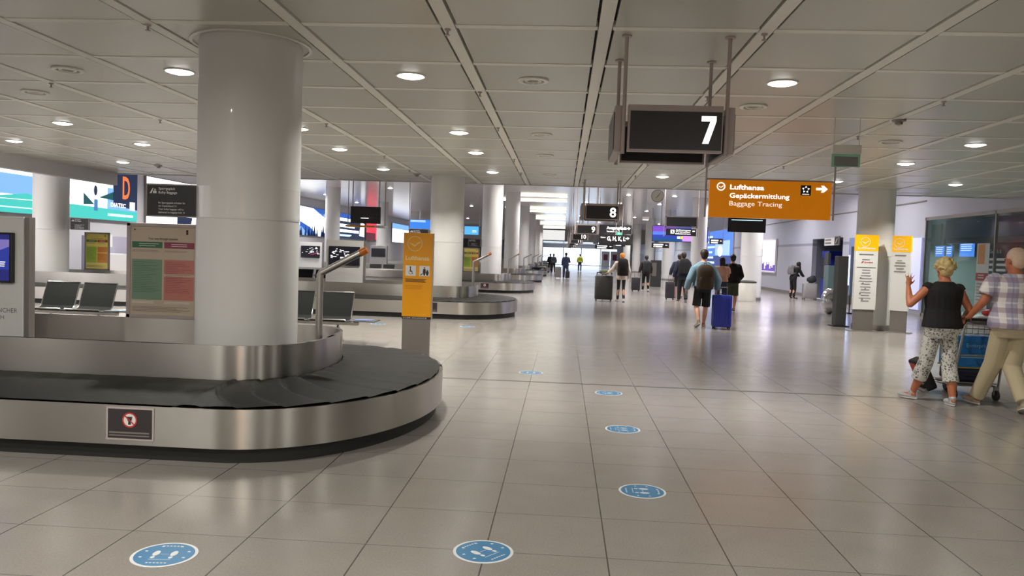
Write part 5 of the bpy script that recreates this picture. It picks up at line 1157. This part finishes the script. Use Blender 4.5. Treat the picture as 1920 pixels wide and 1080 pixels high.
    person('distant dark clothed person farthest left by the carousels', (-1.25, 76, 0), .3, H, dict(), 'skin', ('short', 'hair_black'), ('long', 'black', 1.8), ('long', 'black', .02), 'shoe_dark', (1.1, 1), .025)
    t = thing('bag', 'dark bag lying on the belt of the fifth carousel', 'bag', (-1.9, 7.40 + BAY * 4 - .3, .47)); m = MB().ell((0, 0, .10), (.36, .24, .11)); remesh(m, 'bag_body', MT['black'], t, .02)
    H = 1.78; k = S / H
    person('distant person in yellow safety vest walking to the bright doors', (1.72, 80, 0), 0, H, dict(anR=w(.1, -.2, .12), toR=w(.12, -.06, .03)), 'skin', ('short', 'hair_dark'), ('long', 'vest', 1.6), ('long', 'jeans', .03), 'shoe_dark', (1.1, 1.05), .025, 0., .95)
    # tall info totem near the third right column
    t = thing('ticket_terminal', 'tall slim dark terminal left of a far right row column', 'terminal', (5.25, 44.5, 0)); MB().box(-.3, -.1, 0, .3, .15, 1.5).build('terminal_body', M['charcoal'], t, bevel=.02); MB().tube([(-.1, 0, 1.5), (-.1, 0, 2.3)], .03, None, 8).build('mast', M['alu'], t, True); MB().box(-.22, -.11, .6, .02, -.1, 1.35).build('display', M['alu'], t)
# ------------------------------------------------------------------ camera, world, run
LP = dict(near=70, far=200, rear=95); SL = 1.3
def camera():
    f, yaw, pi_, ro = CAMP['f'], CAMP['yaw'], CAMP['pitch'], CAMP['roll']
    fwd = Vector((math.sin(yaw) * math.cos(pi_), math.cos(yaw) * math.cos(pi_), math.sin(pi_))); r0 = Vector((math.cos(yaw), -math.sin(yaw), 0)); u0 = r0.cross(fwd)
    r = r0 * math.cos(ro) + u0 * math.sin(ro); u = -r0 * math.sin(ro) + u0 * math.cos(ro)
    cd = bpy.data.cameras.new('camera'); cd.sensor_width = 36; cd.lens = f * 36 / 1920; cd.clip_end = 400; cd.clip_start = .05
    o = bpy.data.objects.new('camera', cd); C.objects.link(o)
    Mx = Matrix((r, u, -fwd)).transposed().to_4x4(); Mx.translation = Vector((0, 0, 1.6)); o.matrix_world = Mx
    bpy.context.scene.camera = o
def main():
    sc = bpy.context.scene
    w = bpy.data.worlds.new('world'); sc.world = w; w.use_nodes = True; w.node_tree.nodes['Background'].inputs[0].default_value = (.8, .85, .9, 1); w.node_tree.nodes['Background'].inputs[1].default_value = .3
    setup_mats(); M['strip'] = emi('cove_light', rgb(255, 250, 232), 2.2)
    build_room(); build_columns(); build_carousel(); build_islands(); build_signs(); build_ceiling_fittings(); build_floor_stickers(); build_stands(); build_seats(); build_screens(); build_left_desk(); build_right(); build_people()
    camera()
    vs = sc.view_settings; vs.view_transform = 'Standard'; vs.look = 'None'; vs.gamma = 1; vs.use_curve_mapping = False; vs.exposure = EXPO
    cy = sc.cycles; cy.use_denoising = True; cy.use_adaptive_sampling = True; cy.adaptive_threshold = .03; cy.max_bounces = 6; cy.diffuse_bounces = 3; cy.glossy_bounces = 3; cy.transparent_max_bounces = 8; cy.sample_clamp_indirect = 6; cy.caustics_reflective = False; cy.caustics_refractive = False
    try: cy.use_light_tree = True
    except Exception: pass
EXPO = 0.
main()
